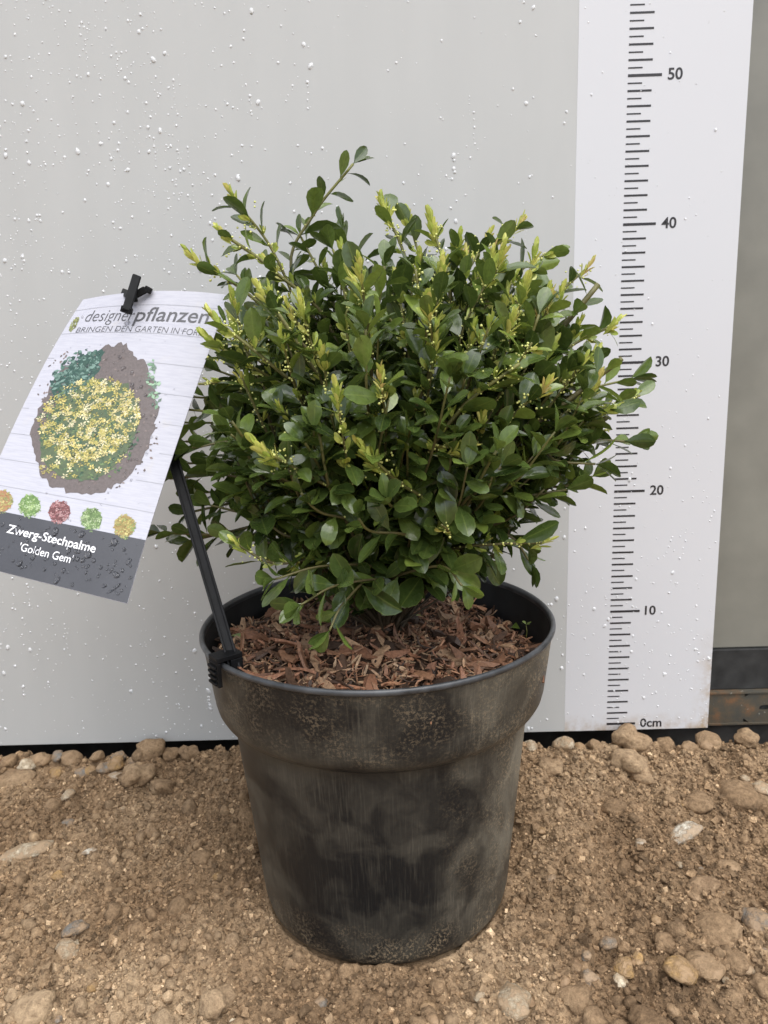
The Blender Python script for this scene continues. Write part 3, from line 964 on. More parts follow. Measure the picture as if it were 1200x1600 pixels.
# filling shoots all round the crown
CC = px(618, 628, 44.8)
RX, RY, RZ = 0.116, 0.102, 0.098
k = 0
while k < 245:
    u = rng.normal(0, 1, 3); u = unit(u)
    if u[2] < -0.86:
        continue
    rad = rng.uniform(0.58, 1.0) ** 0.5
    u = u / (abs(u[0]) ** 2.25 + abs(u[1]) ** 2.25 + abs(u[2]) ** 2.25) ** (1 / 2.25)
    low = max(0, -u[2])
    tip = CC + u * np.array([RX, RY, RZ * (1.02 if u[2] < 0 else 0.93)]) * rad * np.array([1 - 0.30 * low * low, 1 - 0.2 * low, 1.0])
    if tip[2] < ZRIM + 0.012 or tip[1] > -0.03:
        continue
    x_, y_, d_ = proj(tip)
    if (x_ < 500 and y_ < 440) or (y_ < 385 and rng.random() < 0.7):
        continue
    if x_ < 360 and y_ > 455 and d_ < 0.46:
        continue          # room for the tag
    k += 1
    base = ROOT + rng.normal(0, 0.003, 3) * np.array([1, 1, 0])
    mid = base + (tip - base) * 0.5 + rng.normal(0, 0.008, 3) + np.array([0, 0, -0.006 + 0.012 * (1 - u[2])])
    q = base + (tip - base) * 0.8 + rng.normal(0, 0.004, 3)
    kind = 'leaf'
    if u[2] > -0.05 and rng.random() < 0.80 and rad > 0.80:
        kind = rng.choice(['yellow', 'buds', 'small', 'red'], p=[0.5, 0.2, 0.15, 0.15])
    shoots.append((catmull([base, mid, q, tip], 22), str(kind), rng.uniform(0.8, 1.3) * 1e-3, 0.42, False))

def ico():
    t = (1 + 5 ** 0.5) / 2
    V = np.array([(-1, t, 0), (1, t, 0), (-1, -t, 0), (1, -t, 0), (0, -1, t), (0, 1, t), (0, -1, -t), (0, 1, -t), (t, 0, -1), (t, 0, 1), (-t, 0, -1), (-t, 0, 1)], dtype=float)
    F = np.array([(0, 11, 5), (0, 5, 1), (0, 1, 7), (0, 7, 10), (0, 10, 11), (1, 5, 9), (5, 11, 4), (11, 10, 2), (10, 7, 6), (7, 1, 8), (3, 9, 4), (3, 4, 2), (3, 2, 6), (3, 6, 8), (3, 8, 9), (4, 9, 5), (2, 4, 11), (6, 2, 10), (8, 6, 7), (9, 8, 1)])
    return V / np.linalg.norm(V[0]), F
IV, IF = ico()
def ico2():
    V = IV.tolist(); F = []; cache = {}
    def mid(a, b):
        k_ = (min(a, b), max(a, b))
        if k_ not in cache:
            V.append(unit(np.array(V[a]) + np.array(V[b])).tolist()); cache[k_] = len(V) - 1
        return cache[k_]
    for a, b, c in IF:
        ab, bc, ca = mid(a, b), mid(b, c), mid(c, a)
        F += [(a, ab, ca), (b, bc, ab), (c, ca, bc), (ab, bc, ca)]
    return np.array(V), np.array(F)
IV2, IF2 = ico2()

leaves, buds = [], []        # leaves: (verts, tint, base, L)
UP = np.array([0, 0, 1.0])
TOCAM = unit(CAM - CC)
for P, kind, rad, t0, hand in shoots:
    seg = np.linalg.norm(np.diff(P, axis=0), axis=1); cum = np.concatenate([[0], np.cumsum(seg)]); Lt = cum[-1]
    tl = cum / Lt
    r = rad * (1.0 - 0.45 * tl)
    if kind == 'cut':
        r = rad * (1.0 - 0.22 * tl)
    V, F = tube(P, r, 6)
    a = np.repeat(np.clip((tl - 0.25) * (0.95 if hand else 0.8) * (0.75 if kind == 'cut' or P[-1][2] < CC[2] - 0.02 else 1.0), 0, 1), 6)
    br = obj('branch', make_mesh('branch', V - P[0], F, True, None, {'tint': a}), M_STEM, shrub, P[0] - SH)
    sdist = Lt * t0
    phi = rng.uniform(0, 6.28)
    step = 0.0050 if not hand else 0.0054
    while sdist < Lt * (0.985 if kind != 'cut' else 0.975):
        t = sdist / Lt
        p = np.array([np.interp(sdist, cum, P[:, c]) for c in range(3)])
        p2 = np.array([np.interp(min(Lt, sdist + 0.004), cum, P[:, c]) for c in range(3)])
        p1 = np.array([np.interp(max(0, sdist - 0.004), cum, P[:, c]) for c in range(3)])
        tg = unit(p2 - p1)
        phi += 2.399 + rng.normal(0, 0.25)
        a = unit(np.cross(tg, [0.3, 0.2, 0.9])); b = np.cross(tg, a)
        radial = math.cos(phi) * a + math.sin(phi) * b
        toward = max(0.0, (t - 0.8) / 0.2)
        ang = rng.normal(0.98, 0.24) - 0.35 * toward
        d = math.cos(ang) * tg + math.sin(ang) * radial
        d = unit(d + np.array([0, 0, 0.10 * rng.normal()]))
        nrm = tg * math.sin(ang) - radial * math.cos(ang) + 0.50 * UP + rng.normal(0, 0.42, 3)
        L = rng.normal(0.0192, 0.0034) * (1 - 0.22 * toward)
        L = min(max(L, 0.012), 0.0265)
        W = L * rng.uniform(0.40, 0.53)
        outer = np.linalg.norm((p - CC) / np.array([RX, RY, RZ]))
        tint = np.clip(rng.normal(0.27, 0.17) + 0.22 * toward + (0.10 if rng.random() < 0.12 else 0), 0.0, 0.66)
        base = p + radial * np.interp(sdist, cum, r) * 0.8
        v = leaf_world(base, d, nrm, L, W, rng)
        # keep clear of the tag, board and pot rim
        c = v[17]
        hx_, hy_, hd_ = proj(c)
        xr_ = np.interp(hy_, [455, 555, 714, 845, 943], [358, 324, 270, 227, 199]) + 14
        td_ = 0.45 - 0.07 * (hy_ - 461) / 482
        ontag = hx_ < xr_ and 445 < hy_ < 955 and td_ - 0.016 < hd_ < td_ + 0.012
        if c[1] < -0.004 and c[2] > ZRIM - 0.012 and not ontag:
            leaves.append((v, tint, base, L))
        if kind in ('yellow', 'buds', 'big', 'red', 'small') and t > 0.62 or (hand and rng.random() < 0.05):
            for _ in range(rng.integers(2, 6) if t > 0.8 else rng.integers(0, 4)):
                buds.append((base - radial * 0.0006 + rng.normal(0, 0.0007, 3) + tg * 0.001, rng.uniform(0.0004, 0.0007)))
        if rng.random() < (0.7 if hand else 0.4) and t > 0.62 and kind not in ('leaf', 'cut'):
            # little yellow side shoot in the axil
            for q in range(rng.integers(3, 7)):
                dd = unit(tg + radial * 0.7 + rng.normal(0, 0.25, 3))
                L2 = rng.uniform(0.004, 0.008)
                leaves.append((leaf_world(base, dd, radial + rng.normal(0, 0.4, 3), L2, L2 * 0.36, rng, 0.3, 0.1), rng.uniform(0.76, 0.94), base, L2))
        sdist += step * rng.uniform(0.75, 1.3)
    # the tip itself
    tip, tg = P[-1], unit(P[-1] - P[-3])
    if kind in ('yellow', 'big', 'red', 'small'):
        tg = unit(tg + 0.45 * UP)
        nl, Lm = {'yellow': (15, 0.0092), 'big': (24, 0.0105), 'red': (13, 0.0085), 'small': (9, 0.0075)}[kind]
        s = Soup()
        for q in range(nl):
            ph = q * 2.399; a = unit(np.cross(tg, [0.3, 0.2, 0.9])); b = np.cross(tg, a)
            radial = math.cos(ph) * a + math.sin(ph) * b
            op = 0.12 + 0.62 * (1 - q / nl) + rng.normal(0, 0.08)
            dd = unit(tg * math.cos(op) + radial * math.sin(op))
            L2 = Lm * rng.uniform(0.65, 1.1)
            bp = tip - tg * (0.013 if kind == 'big' else 0.008) * (1 - q / nl) + tg * (0.002 * q / nl)
            tn = rng.uniform(0.78, 0.95) if kind != 'red' else rng.uniform(0.84, 1.0)
            s.add(leaf_world(bp, dd, -radial + tg * 0.3 + rng.normal(0, 0.15, 3), L2, L2 * rng.uniform(0.24, 0.36), rng, 0.6, -0.15), LF, tn, None, LUV)
        obj('shoot_tip', s.mesh('shoot_tip', True, P[0]), M_LEAF, br)
        for _ in range(10 if kind != 'big' else 26):
            buds.append((np.array([np.interp(Lt - rng.uniform(0, 0.020), cum, P[:, c]) for c in range(3)]) + rng.normal(0, 0.0008, 3), rng.uniform(0.0004, 0.0008)))
    elif kind == 'leaf':
        for q in range(3):
            radial = unit(rng.normal(0, 1, 3)); radial = unit(radial - tg * (radial @ tg))
            dd = unit(tg + radial * rng.uniform(0.3, 0.8)); L2 = rng.uniform(0.012, 0.0165)
            v = leaf_world(tip, dd, -radial + 0.6 * UP + tg * 0.3, L2, L2 * 0.5, rng)
            leaves.append((v, float(np.clip(rng.normal(0.38, 0.12), 0, 0.68)), tip, L2))
    elif kind == 'buds':
        for _ in range(14):
            buds.append((np.array([np.interp(Lt - rng.uniform(0, 0.022), cum, P[:, c]) for c in range(3)]) + rng.normal(0, 0.0008, 3), rng.uniform(0.0004, 0.0008)))
# trunk
tr = catmull([ROOT + np.array([-0.004, 0.002, -0.012]), ROOT, ROOT + np.array([0.003, 0.0, 0.02]), ROOT + np.array([-0.002, 0.004, 0.05])], 10)
V, F = tube(tr, np.array([0.0105, 0.0098, 0.0088, 0.0082, 0.0075, 0.0066, 0.0058, 0.0048, 0.0038, 0.0030]) * rng.uniform(0.9, 1.12, 10), 12)
obj('trunk', make_mesh('trunk', V - tr[0], F, True, None, {'tint': np.zeros(len(V))}), M_STEM, shrub, tr[0] - SH)

# the ~295 leaves that show largest are objects of their own, the rest one mass
grid = {}
info = []
for i, (v, tint, base, L) in enumerate(leaves):
    x, y, d = proj(v)
    cx, cy, cd = x[17], y[17], d[17]
    area = abs(np.dot(x[[2, 14, 32, 22]], np.roll(y[[2, 14, 32, 22]], 1)) - np.dot(y[[2, 14, 32, 22]], np.roll(x[[2, 14, 32, 22]], 1)))
    info.append((cx, cy, cd, area))
    key = (int(cx // 26), int(cy // 26))
    if key not in grid or info[grid[key]][2] > cd:
        grid[key] = i
front = sorted(grid.values(), key=lambda i: -info[i][3])[:295]
fs = set(front)
s = Soup()
for i, (v, tint, base, L) in enumerate(leaves):
    if i in fs:
        me = make_mesh('leaf', v - base, LF, True, LUV, {'tint': np.full(35, tint)})
        obj('leaf', me, M_LEAF, shrub, base - SH)
    else:
        s.add(v, LF, tint, None, LUV)
obj('foliage', s.mesh('foliage', True, SH), M_LEAF, shrub, kind='stuff')
BP = np.array([b[0] for b in buds]); BR = np.array([b[1] for b in buds])
Vb = (BP[:, None, :] + IV[None] * BR[:, None, None]).reshape(-1, 3)
Fb = (IF[None] + (np.arange(len(buds)) * 12)[:, None, None]).reshape(-1, 3)
obj('flower_buds', big_mesh('flower_buds', Vb - SH, Fb, True), M_BUD, shrub, kind='stuff')
print('leaves', len(leaves), 'buds', len(buds), 'shoots', len(shoots))

# ------------------------------------------------------------------ stake and tag
def bar(p0, p1, w, t, side=None):
    """box bar from p0 to p1; w across (in the picture), t in depth"""
    p0, p1 = np.asarray(p0), np.asarray(p1)
    d = unit(p1 - p0); view = unit((p0 + p1) / 2 - CAM) if side is None else unit(side)
    dep = unit(view - d * (view @ d)); ac = np.cross(d, dep)
    V = [p + ac * a * w / 2 + dep * b * t / 2 for p in (p0, p1) for a, b in ((-1, -1), (1, -1), (1, 1), (-1, 1))]
    F = [[3, 2, 1, 0], [4, 5, 6, 7], [0, 1, 5, 4], [1, 2, 6, 5], [2, 3, 7, 6], [3, 0, 4, 7]]
    return np.array(V), F
clip_c = at_z(356, 1030, ZRIM)
k_ = unit(clip_c[:2] - np.array([PX, PY]))
clip_c = np.array([PX + k_[0] * 0.1035, PY + k_[1] * 0.1035, ZRIM])
K3 = np.array([k_[0], k_[1], 0.0]); KT = np.array([-k_[1], k_[0], 0.0])
SB = clip_c - K3 * 0.006
ST = px(196, 462, 45.9)
SO = np.array([SB[0], SB[1], ZRIM])
stake = empty('tag_stake', SO, 'slim black plastic stake clipped to the pot rim and holding the plant tag', 'stake')
def spart(name, pieces, bev=0.0004, m=M_STAKE):
    s = Soup()
    for V, F in pieces:
        s.add(V, F)
    me = s.mesh(name, False, SO)
    if bev:
        bevelled(me, bev)
    return obj(name, me, m, stake)
dS = unit(ST - SB)
low = SB - dS * 0.008
viewS = unit((SB + ST) / 2 - CAM); depS = unit(viewS - dS * (viewS @ dS)); acS = np.cross(dS, depS)
spart('rod', [bar(low, ST, 0.0062, 0.0012), bar(low + acS * 0.0025 - depS * 0.0014, ST + acS * 0.0025 - depS * 0.0014, 0.0013, 0.0030), bar(low - acS * 0.0025 - depS * 0.0014, ST - acS * 0.0025 - depS * 0.0014, 0.0013, 0.0030)], 0.0003)
# clip: hollow block straddling the lip
def kbox(k0, k1, t0, t1, z0, z1):
    V, F = box(0, 1, 0, 1, 0, 1)
    out = np.array([clip_c + K3 * (k0 + (k1 - k0) * v[0]) + KT * (t0 + (t1 - t0) * v[1]) + UP * (z0 + (z1 - z0) * v[2]) for v in V])
    return out, F
spart('rim_clip', [kbox(-0.010, 0.0050, -0.0050, 0.0050, 0.0012, 0.0040), kbox(0.0026, 0.0050, -0.0050, 0.0050, -0.0125, 0.0011), kbox(-0.010, -0.0030, -0.0050, 0.0050, -0.012, 0.0011)])
spart('grip_teeth', [kbox(0.0051, 0.0064, -0.0042, 0.0042, -0.0112 + q * 0.003, -0.0098 + q * 0.003) for q in range(4)], 0.0003)
# head that pokes through the tag
hd = 43.9
spart('head_bar', [bar(px(214, 431, hd + 0.2), px(197, 487, hd - 0.3), 0.0050, 0.0040)], 0.0008)
spart('head_arm', [bar(px(206, 464, hd + 0.5), px(228, 452, hd + 0.6), 0.0042, 0.0035), bar(px(226, 450, hd + 0.6), px(237, 456, hd + 0.7), 0.0036, 0.0035), bar(px(208, 455, hd + 0.4), px(210, 472, hd + 0.5), 0.0040, 0.0035)], 0.0007)
spart('head_foot', [bar(px(190, 482, hd - 0.2), px(206, 487, hd - 0.2), 0.0038, 0.0040)], 0.0006)
spart('head_neck', [bar(px(205, 462, hd + 0.4), ST + dS * 0.002, 0.0045, 0.0040)], 0.0005)

LE = np.array([(0, 130, 468), (0.28, 64, 579), (0.60, 0, 713), (1, -68, 876)], dtype=float)
RE = np.array([(0, 358, 461), (0.19, 324, 555), (0.52, 270, 714), (0.79, 227, 845), (1, 199, 943)], dtype=float)
_cub = {}
def cub(E, v):
    if id(E) in _cub:
        cx, cy = _cub[id(E)]
        w_ = np.stack([np.ones_like(v), v, v * v, v ** 3], -1)
        return w_ @ cx, w_ @ cy
    A = np.vander(E[:, 0], 4, increasing=True)
    cx = np.linalg.lstsq(A, E[:, 1], rcond=None)[0]; cy = np.linalg.lstsq(A, E[:, 2], rcond=None)[0]
    _cub[id(E)] = (cx, cy)
    w_ = np.stack([np.ones_like(v), v, v * v, v ** 3], -1)
    return w_ @ cx, w_ @ cy
def tag_px(u, v):
    u, v = np.asarray(u, float), np.asarray(v, float)
    lx, ly = cub(LE, v); rx, ry = cub(RE, v)
    arch = 4 * u * (1 - u) * (1 - np.clip(v, 0, 1)) ** 3
    x = lx + (rx - lx) * u; y = ly + (ry - ly) * u - 10 * arch
    d = (46.0 - 6.0 * v) * (1 - u) + (45.0 - 7.0 * v) * u - 0.7 * arch
    return x, y, d
def tag_pt(u, v):
    x, y, d = tag_px(u, v)
    return np.array([px(a, b, c) for a, b, c in zip(np.ravel(x), np.ravel(y), np.ravel(d))])
def tag_uv(x, y):
    """photo pixel -> place on the tag"""
    u, v = 0.5, 0.5
    for _ in range(6):
        x0, y0, _d = tag_px(u, v); e = 1e-4
        xu, yu, _d = tag_px(u + e, v); xv, yv, _d = tag_px(u, v + e)
        J = np.array([[(xu - x0) / e, (xv - x0) / e], [(yu - y0) / e, (yv - y0) / e]], dtype=float)
        du = np.linalg.solve(J, np.array([x - x0, y - y0], dtype=float))
        u, v = u + du[0], v + du[1]
    return float(u), float(v)
UVN = 0
def tag_surf(u, v, lift):
    u, v = np.ravel(np.asarray(u, float)), np.ravel(np.asarray(v, float))
    P = tag_pt(u, v); e = 2e-3
    n = np.cross(tag_pt(u + e, v) - P, tag_pt(u, v + e) - P)
    n = n / np.linalg.norm(n, axis=1)[:, None]
    sgn = np.sign(((CAM - P) * n).sum(1))[:, None]
    return P + n * sgn * lift, n * sgn
TO = tag_pt(0.5, 1.0)[0]
tag = empty('plant_tag', TO, 'large glossy printed plant tag with a yellow shrub picture and charcoal name band', 'tag')
def sheet(u0, u1, v0, v1, nu, nv, l0, l1):
    uu, vv = np.meshgrid(np.linspace(u0, u1, nu), np.linspace(v0, v1, nv), indexing='ij')
    A, _ = tag_surf(uu, vv, l1); B, _ = tag_surf(uu, vv, l0)
    n = nu * nv; I = np.arange(n).reshape(nu, nv); m2 = 2 * n
    F = [[int(I[i, j]), int(I[i + 1, j]), int(I[i + 1, j + 1]), int(I[i, j + 1])] for i in range(nu - 1) for j in range(nv - 1)]
    F2 = [[n + q for q in f[::-1]] for f in F]
    rim = [I[i, 0] for i in range(nu)] + [I[-1, j] for j in range(1, nv)] + [I[i, -1] for i in range(nu - 2, -1, -1)] + [I[0, j] for j in range(nv - 2, 0, -1)]
    F3 = [[int(m2 + rim[k]), int(m2 + n + rim[k]), int(m2 + n + rim[(k + 1) % len(rim)]), int(m2 + rim[(k + 1) % len(rim)])] for k in range(len(rim))]
    uv = np.stack([np.ravel(uu), np.ravel(vv)], -1)
    return np.vstack([A, B, A, B]) - TO, F + F2 + F3, np.vstack([uv] * 4)
V, F, U = sheet(0, 1, 0, 1, 33, 65, -0.0005, 0.0)
obj('tag_card', make_mesh('tag_card', V, F, True, U), M_TAG, tag)
VB = tag_uv(227, 844)[1]
V, F, U = sheet(0.0008, 0.9992, VB, 0.9992, 9, 9, 0.00002, 0.00016)
obj('name_band', make_mesh('name_band', V, F, True, U), M_BAND, tag)
s = Soup()
for vv in np.arange(0.045, VB - 0.02, 0.0935):
    uu = np.linspace(0.001, 0.999, 25)
    A, _ = tag_surf(uu, np.full(25, vv), 0.00010); B, _ = tag_surf(uu, np.full(25, vv + 0.0022), 0.00010)
    tx, ty, _d = tag_px(uu, np.full(25, vv))
    clear = [((tx[i] - 150) / 100) ** 2 + ((ty[i] - 655) / 120) ** 2 > 1.0 and ((tx[i + 1] - 150) / 100) ** 2 + ((ty[i + 1] - 655) / 120) ** 2 > 1.0 for i in range(24)]
    s.add(np.vstack([A, B]), [[i, i + 1, 26 + i, 25 + i] for i in range(24) if clear[i]])
obj('plank_lines', s.mesh('plank_lines', False, TO), M_PLANK, tag)

def tag_text(name, body, pl, pr, cap_px, m, offset, lift, ref='H'):
    V, F = text_mesh(body, offset)
    R_, _ = text_mesh(ref, offset)
    x0, x1 = V[:, 0].min(), V[:, 0].max(); cap = R_[:, 1].max()
    (u0, v0), (u1, v1) = tag_uv(*pl), tag_uv(*pr)
    vm = (v0 + v1) / 2
    dv = cap_px / 505.0
    t = (V[:, 0] - x0) / (x1 - x0)
    P, _ = tag_surf(u0 + (u1 - u0) * t, v0 + (v1 - v0) * t - V[:, 1] / cap * dv, lift)
    obj(name, make_mesh(name, P - TO, F, False), m, tag)
tag_text('lettering', 'designer', (131, 503), (206, 502), 21, M_INKGREY, -0.012, 0.0002)
tag_text('lettering', 'pflanzen', (209, 502), (323, 506), 23, M_INKGREY, 0.006, 0.0002)
tag_text('lettering', 'BRINGEN DEN GARTEN IN FORM', (118, 520), (318, 526), 9.5, M_INKGREY, -0.014, 0.0002)
tag_text('lettering', 'Zwerg-Stechpalme', (10, 832), (148, 864), 15, M_INKWHITE, 0.012, 0.0003)
tag_text('lettering', "'Golden Gem'", (29, 860), (112, 881), 14, M_INKWHITE, 0.0, 0.0003)

def blob(name, outline_px, lift, c, ragged, n=120):
    """printed patch with a ragged outline given in photo pixels"""
    O = np.array(outline_px, float); O = np.vstack([O, O[:1]])
    tt = np.linspace(0, len(O) - 1, n, endpoint=False)
    pts = np.array([[np.interp(t, range(len(O)), O[:, 0]), np.interp(t, range(len(O)), O[:, 1])] for t in tt])
    ctr = pts.mean(0)
    pts = ctr + (pts - ctr) * (1 + rng.uniform(-ragged, ragged, (n, 1)))
    rings = [0.0, 0.35, 0.7, 1.0]
    uvs = [tag_uv(*ctr)]
    for f in rings[1:]:
        uvs += [tag_uv(*(ctr + (q - ctr) * f)) for q in pts]
    uvs = np.array(uvs)
    P, _ = tag_surf(uvs[:, 0], uvs[:, 1], lift)
    F = [[0, 1 + k, 1 + (k + 1) % n] for k in range(n)]
    for i in range(2):
        F += [[1 + i * n + k, 1 + (i + 1) * n + k, 1 + (i + 1) * n + (k + 1) % n, 1 + i * n + (k + 1) % n] for k in range(n)]
    return P, F, c

# affine shortcut for tiny prints
def flecks(s, centre_fn, count, size, colours, lift):
    for _ in range(count):
        x, y = centre_fn()
        u, v = tag_uv(x, y)
        a = rng.uniform(0, 6.28); L = size * rng.uniform(0.6, 1.3); W = L * rng.uniform(0.4, 0.7)
        q = [(L, 0), (0, W), (-L, 0), (0, -W)]
        uu = [u + (ca * math.cos(a) - cb * math.sin(a)) / 240 for ca, cb in q]; vv = [v + (ca * math.sin(a) + cb * math.cos(a)) / 505 for ca, cb in q]
        P, _ = tag_surf(uu, vv, lift + rng.uniform(0, 0.00006))
        c = np.array(colours[rng.integers(len(colours))]) * rng.uniform(0.8, 1.2)
        s.add(P, [[0, 1, 2, 3]], 0, (*c, 1))
def sprigs(s, centre_fn, count, size, colours, lift):
    for _ in range(count):
        x, y = centre_fn(); u0, v0 = tag_uv(x, y)
        c0 = np.array(colours[rng.integers(len(colours))]) * rng.uniform(0.75, 1.15)
        n_ = rng.integers(4, 8); a0 = rng.uniform(0, 6.28)
        for q in range(n_):
            a = a0 + q * 6.28 / n_ + rng.normal(0, 0.3); L = size * rng.uniform(0.7, 1.3); W = L * 0.30; o_ = L * 0.75
            qd = [(o_ + L * 0.6, 0), (o_, W), (o_ - L * 0.6, 0), (o_, -W)]
            uu = [u0 + (ca * math.cos(a) - cb * math.sin(a)) / 240 for ca, cb in qd]; vv = [v0 + (ca * math.sin(a) + cb * math.cos(a)) / 505 for ca, cb in qd]
            P, _ = tag_surf(uu, vv, lift + rng.uniform(0, 0.00008))
            s.add(P, [[0, 1, 2, 3]], 0, (*(c0 * rng.uniform(0.75, 1.25)), 1))
def ell(cx, cy, rx, ry, rot=0.0, power=0.5):
    def f():
        r = rng.random() ** power; a = rng.uniform(0, 6.28)
        x, y = r * rx * math.cos(a), r * ry * math.sin(a)
        return cx + x * math.cos(rot) - y * math.sin(rot), cy + x * math.sin(rot) + y * math.cos(rot)
    return f
s = Soup()
P, F, c = blob('soil', [(165, 540), (195, 537), (212, 555), (226, 568), (240, 600), (248, 640), (240, 680), (222, 720), (195, 750), (165, 768), (120, 772), (85, 762), (60, 740), (52, 700), (48, 665), (60, 640), (75, 610), (100, 575), (130, 560)], 0.00010, None, 0.035)
s.add(P, F, 0, (0.130, 0.108, 0.102, 1))
flecks(s, ell(150, 655, 98, 115, -0.3), 260, 2.4, [(0.10, 0.08, 0.072), (0.22, 0.175, 0.16), (0.14, 0.11, 0.10)], 0.00014)
obj('printed_soil', s.mesh('printed_soil', False, TO), M_PRINT, tag)
s = Soup()
P, F, c = blob('teal', [(150, 545), (162, 552), (150, 590), (120, 610), (85, 625), (78, 612), (95, 585), (125, 558)], 0.00012, None, 0.10, 50)
s.add(P, F, 0, (0.030, 0.075, 0.058, 1))
flecks(s, ell(117, 583, 46, 26, -0.75), 260, 4.0, [(0.04, 0.09, 0.068), (0.075, 0.14, 0.11), (0.03, 0.065, 0.055), (0.15, 0.24, 0.20)], 0.00018)
flecks(s, ell(240, 600, 9, 45, -0.1), 45, 4.0, [(0.14, 0.24, 0.15), (0.25, 0.38, 0.25), (0.12, 0.17, 0.13)], 0.00018)
P, F, c = blob('shrub', [(120, 600), (160, 592), (200, 600), (217, 630), (216, 670), (200, 705), (170, 740), (130, 752), (90, 745), (65, 715), (62, 680), (85, 635)], 0.00020, None, 0.03, 60)
s.add(P, F, 0, (0.085, 0.115, 0.06, 1))
flecks(s, ell(138, 672, 80, 80, -0.5), 700, 2.8, [(0.04, 0.085, 0.05), (0.08, 0.13, 0.07), (0.13, 0.19, 0.08)], 0.00024)
YL = [(0.50, 0.42, 0.14), (0.56, 0.49, 0.22), (0.42, 0.36, 0.10), (0.60, 0.55, 0.34), (0.30, 0.29, 0.09)]
sprigs(s, ell(140, 655, 80, 62, -0.35, 0.5), 360, 3.8, YL, 0.00032)
sprigs(s, ell(130, 715, 68, 34, -0.25, 0.7), 60, 3.8, YL, 0.00032)
obj('printed_shrub', s.mesh('printed_shrub', False, TO), M_PRINT, tag)
MINI = [((3, 783), [(0.36, 0.30, 0.10), (0.22, 0.26, 0.09), (0.34, 0.18, 0.09), (0.42, 0.38, 0.16)]), ((47, 790), [(0.20, 0.31, 0.10), (0.32, 0.42, 0.18), (0.13, 0.22, 0.07), (0.40, 0.50, 0.28)]), ((93, 800), [(0.24, 0.09, 0.09), (0.34, 0.16, 0.16), (0.15, 0.06, 0.06), (0.42, 0.26, 0.25)]), ((143, 811), [(0.18, 0.27, 0.10), (0.28, 0.37, 0.17), (0.12, 0.19, 0.07), (0.38, 0.46, 0.27)]), ((195, 822), [(0.36, 0.30, 0.10), (0.22, 0.29, 0.10), (0.30, 0.22, 0.08), (0.44, 0.38, 0.15)])]
for (cx, cy), cols in MINI:
    s = Soup()
    P, F, c = blob('mini', [(cx + 17 * math.cos(a), cy + 17 * math.sin(a)) for a in np.linspace(0, 6.28, 10, endpoint=False)], 0.00012, None, 0.06, 40)
    s.add(P, F, 0, (*cols[2], 1))
    flecks(s, ell(cx, cy + 1, 17, 19, 0, 0.6), 120, 1.9, cols, 0.00018)
    sprigs(s, ell(cx, cy + 1, 16, 18, 0, 0.7), 34, 2.6, cols, 0.00024)
    # cut off at the name band
    obj('printed_small_shrub', s.mesh('printed_small_shrub', False, TO), M_PRINT, tag)
s = Soup()
flecks(s, ell(116, 507, 4.5, 13, 0.5), 110, 1.6, [(0.20, 0.22, 0.06), (0.30, 0.33, 0.12), (0.14, 0.13, 0.06)], 0.00018)
obj('printed_logo', s.mesh('printed_logo', False, TO), M_PRINT, tag)
# drops on the tag
sp = []
def tdrop(u, v, r, lift, el=1.0, a=0.0):
    P, n = tag_surf([u], [v], lift); P2, _ = tag_surf([u + 0.004], [v], lift)
    ax = unit(P2[0] - P[0]); ay = np.cross(n[0], ax)
    ax, ay = ax * math.cos(a) + ay * math.sin(a), -ax * math.sin(a) + ay * math.cos(a)
    sp.append((P[0], ax, ay, n[0], r, r * el, r * 0.6))
for _ in range(110):
    tdrop(rng.uniform(0.15, 0.98), rng.uniform(VB + 0.01, 0.985), min(0.00080 * math.exp(rng.normal(0, 0.5)), 0.0022), 0.00016, rng.uniform(1, 1.7), rng.normal(0.5, 0.5))
for _ in range(120):
    x, y = ell(165, 640, 85, 110, -0.2)()
    u, v = tag_uv(x, y)
    tdrop(u, v, min(0.0005 * math.exp(rng.normal(0, 0.45)), 0.0013), 0.0004, rng.uniform(1, 1.4))
for _ in range(60):
    tdrop(rng.uniform(0.02, 0.98), rng.uniform(0.01, VB), min(0.0004 * math.exp(rng.normal(0, 0.4)), 0.001), 0.0001, 1.1)
u, v = tag_uv(178, 920); tdrop(u, v, 0.0010, 0.00016, 4.2, -0.62)
u, v = tag_uv(199, 505); tdrop(u, v, 0.0019, 0.0001, 0.7)
Vd, Fd = drops(sp)
obj('water_drops', big_mesh('water_drops', Vd - TO, Fd, True), M_CLEAR, tag, kind='stuff')

# ------------------------------------------------------------------ soil crumbs, clods and pebbles
def in_pot(x, y, m=0.0):
    return math.hypot(x - PX, y - PY) < 0.081 + m
n = 140000
cx = rng.uniform(-0.60, 0.19, n); cy = rng.uniform(-0.335, 0.055, n)
keep = np.hypot(cx - PX, cy - PY) > 0.0795
cx, cy = cx[keep], cy[keep]; n = len(cx)
r = np.clip(0.00070 * np.exp(rng.normal(0, 0.50, n)), 0.0003, 0.0032)
cz = ground_z(cx, cy) + r * 0.35
OV = np.array([(1, 0, 0), (-1, 0, 0), (0, 1, 0), (0, -1, 0), (0, 0, 1), (0, 0, -1), ], float)
cub8 = np.array([(a, b, c) for a in (-1, 1) for b in (-1, 1) for c in (-1, 1)], float) * 0.68
cf = np.array([(0, 1, 3), (0, 3, 2), (4, 6, 7), (4, 7, 5), (0, 4, 5), (0, 5, 1), (2, 3, 7), (2, 7, 6), (0, 2, 6), (0, 6, 4), (1, 5, 7), (1, 7, 3)])
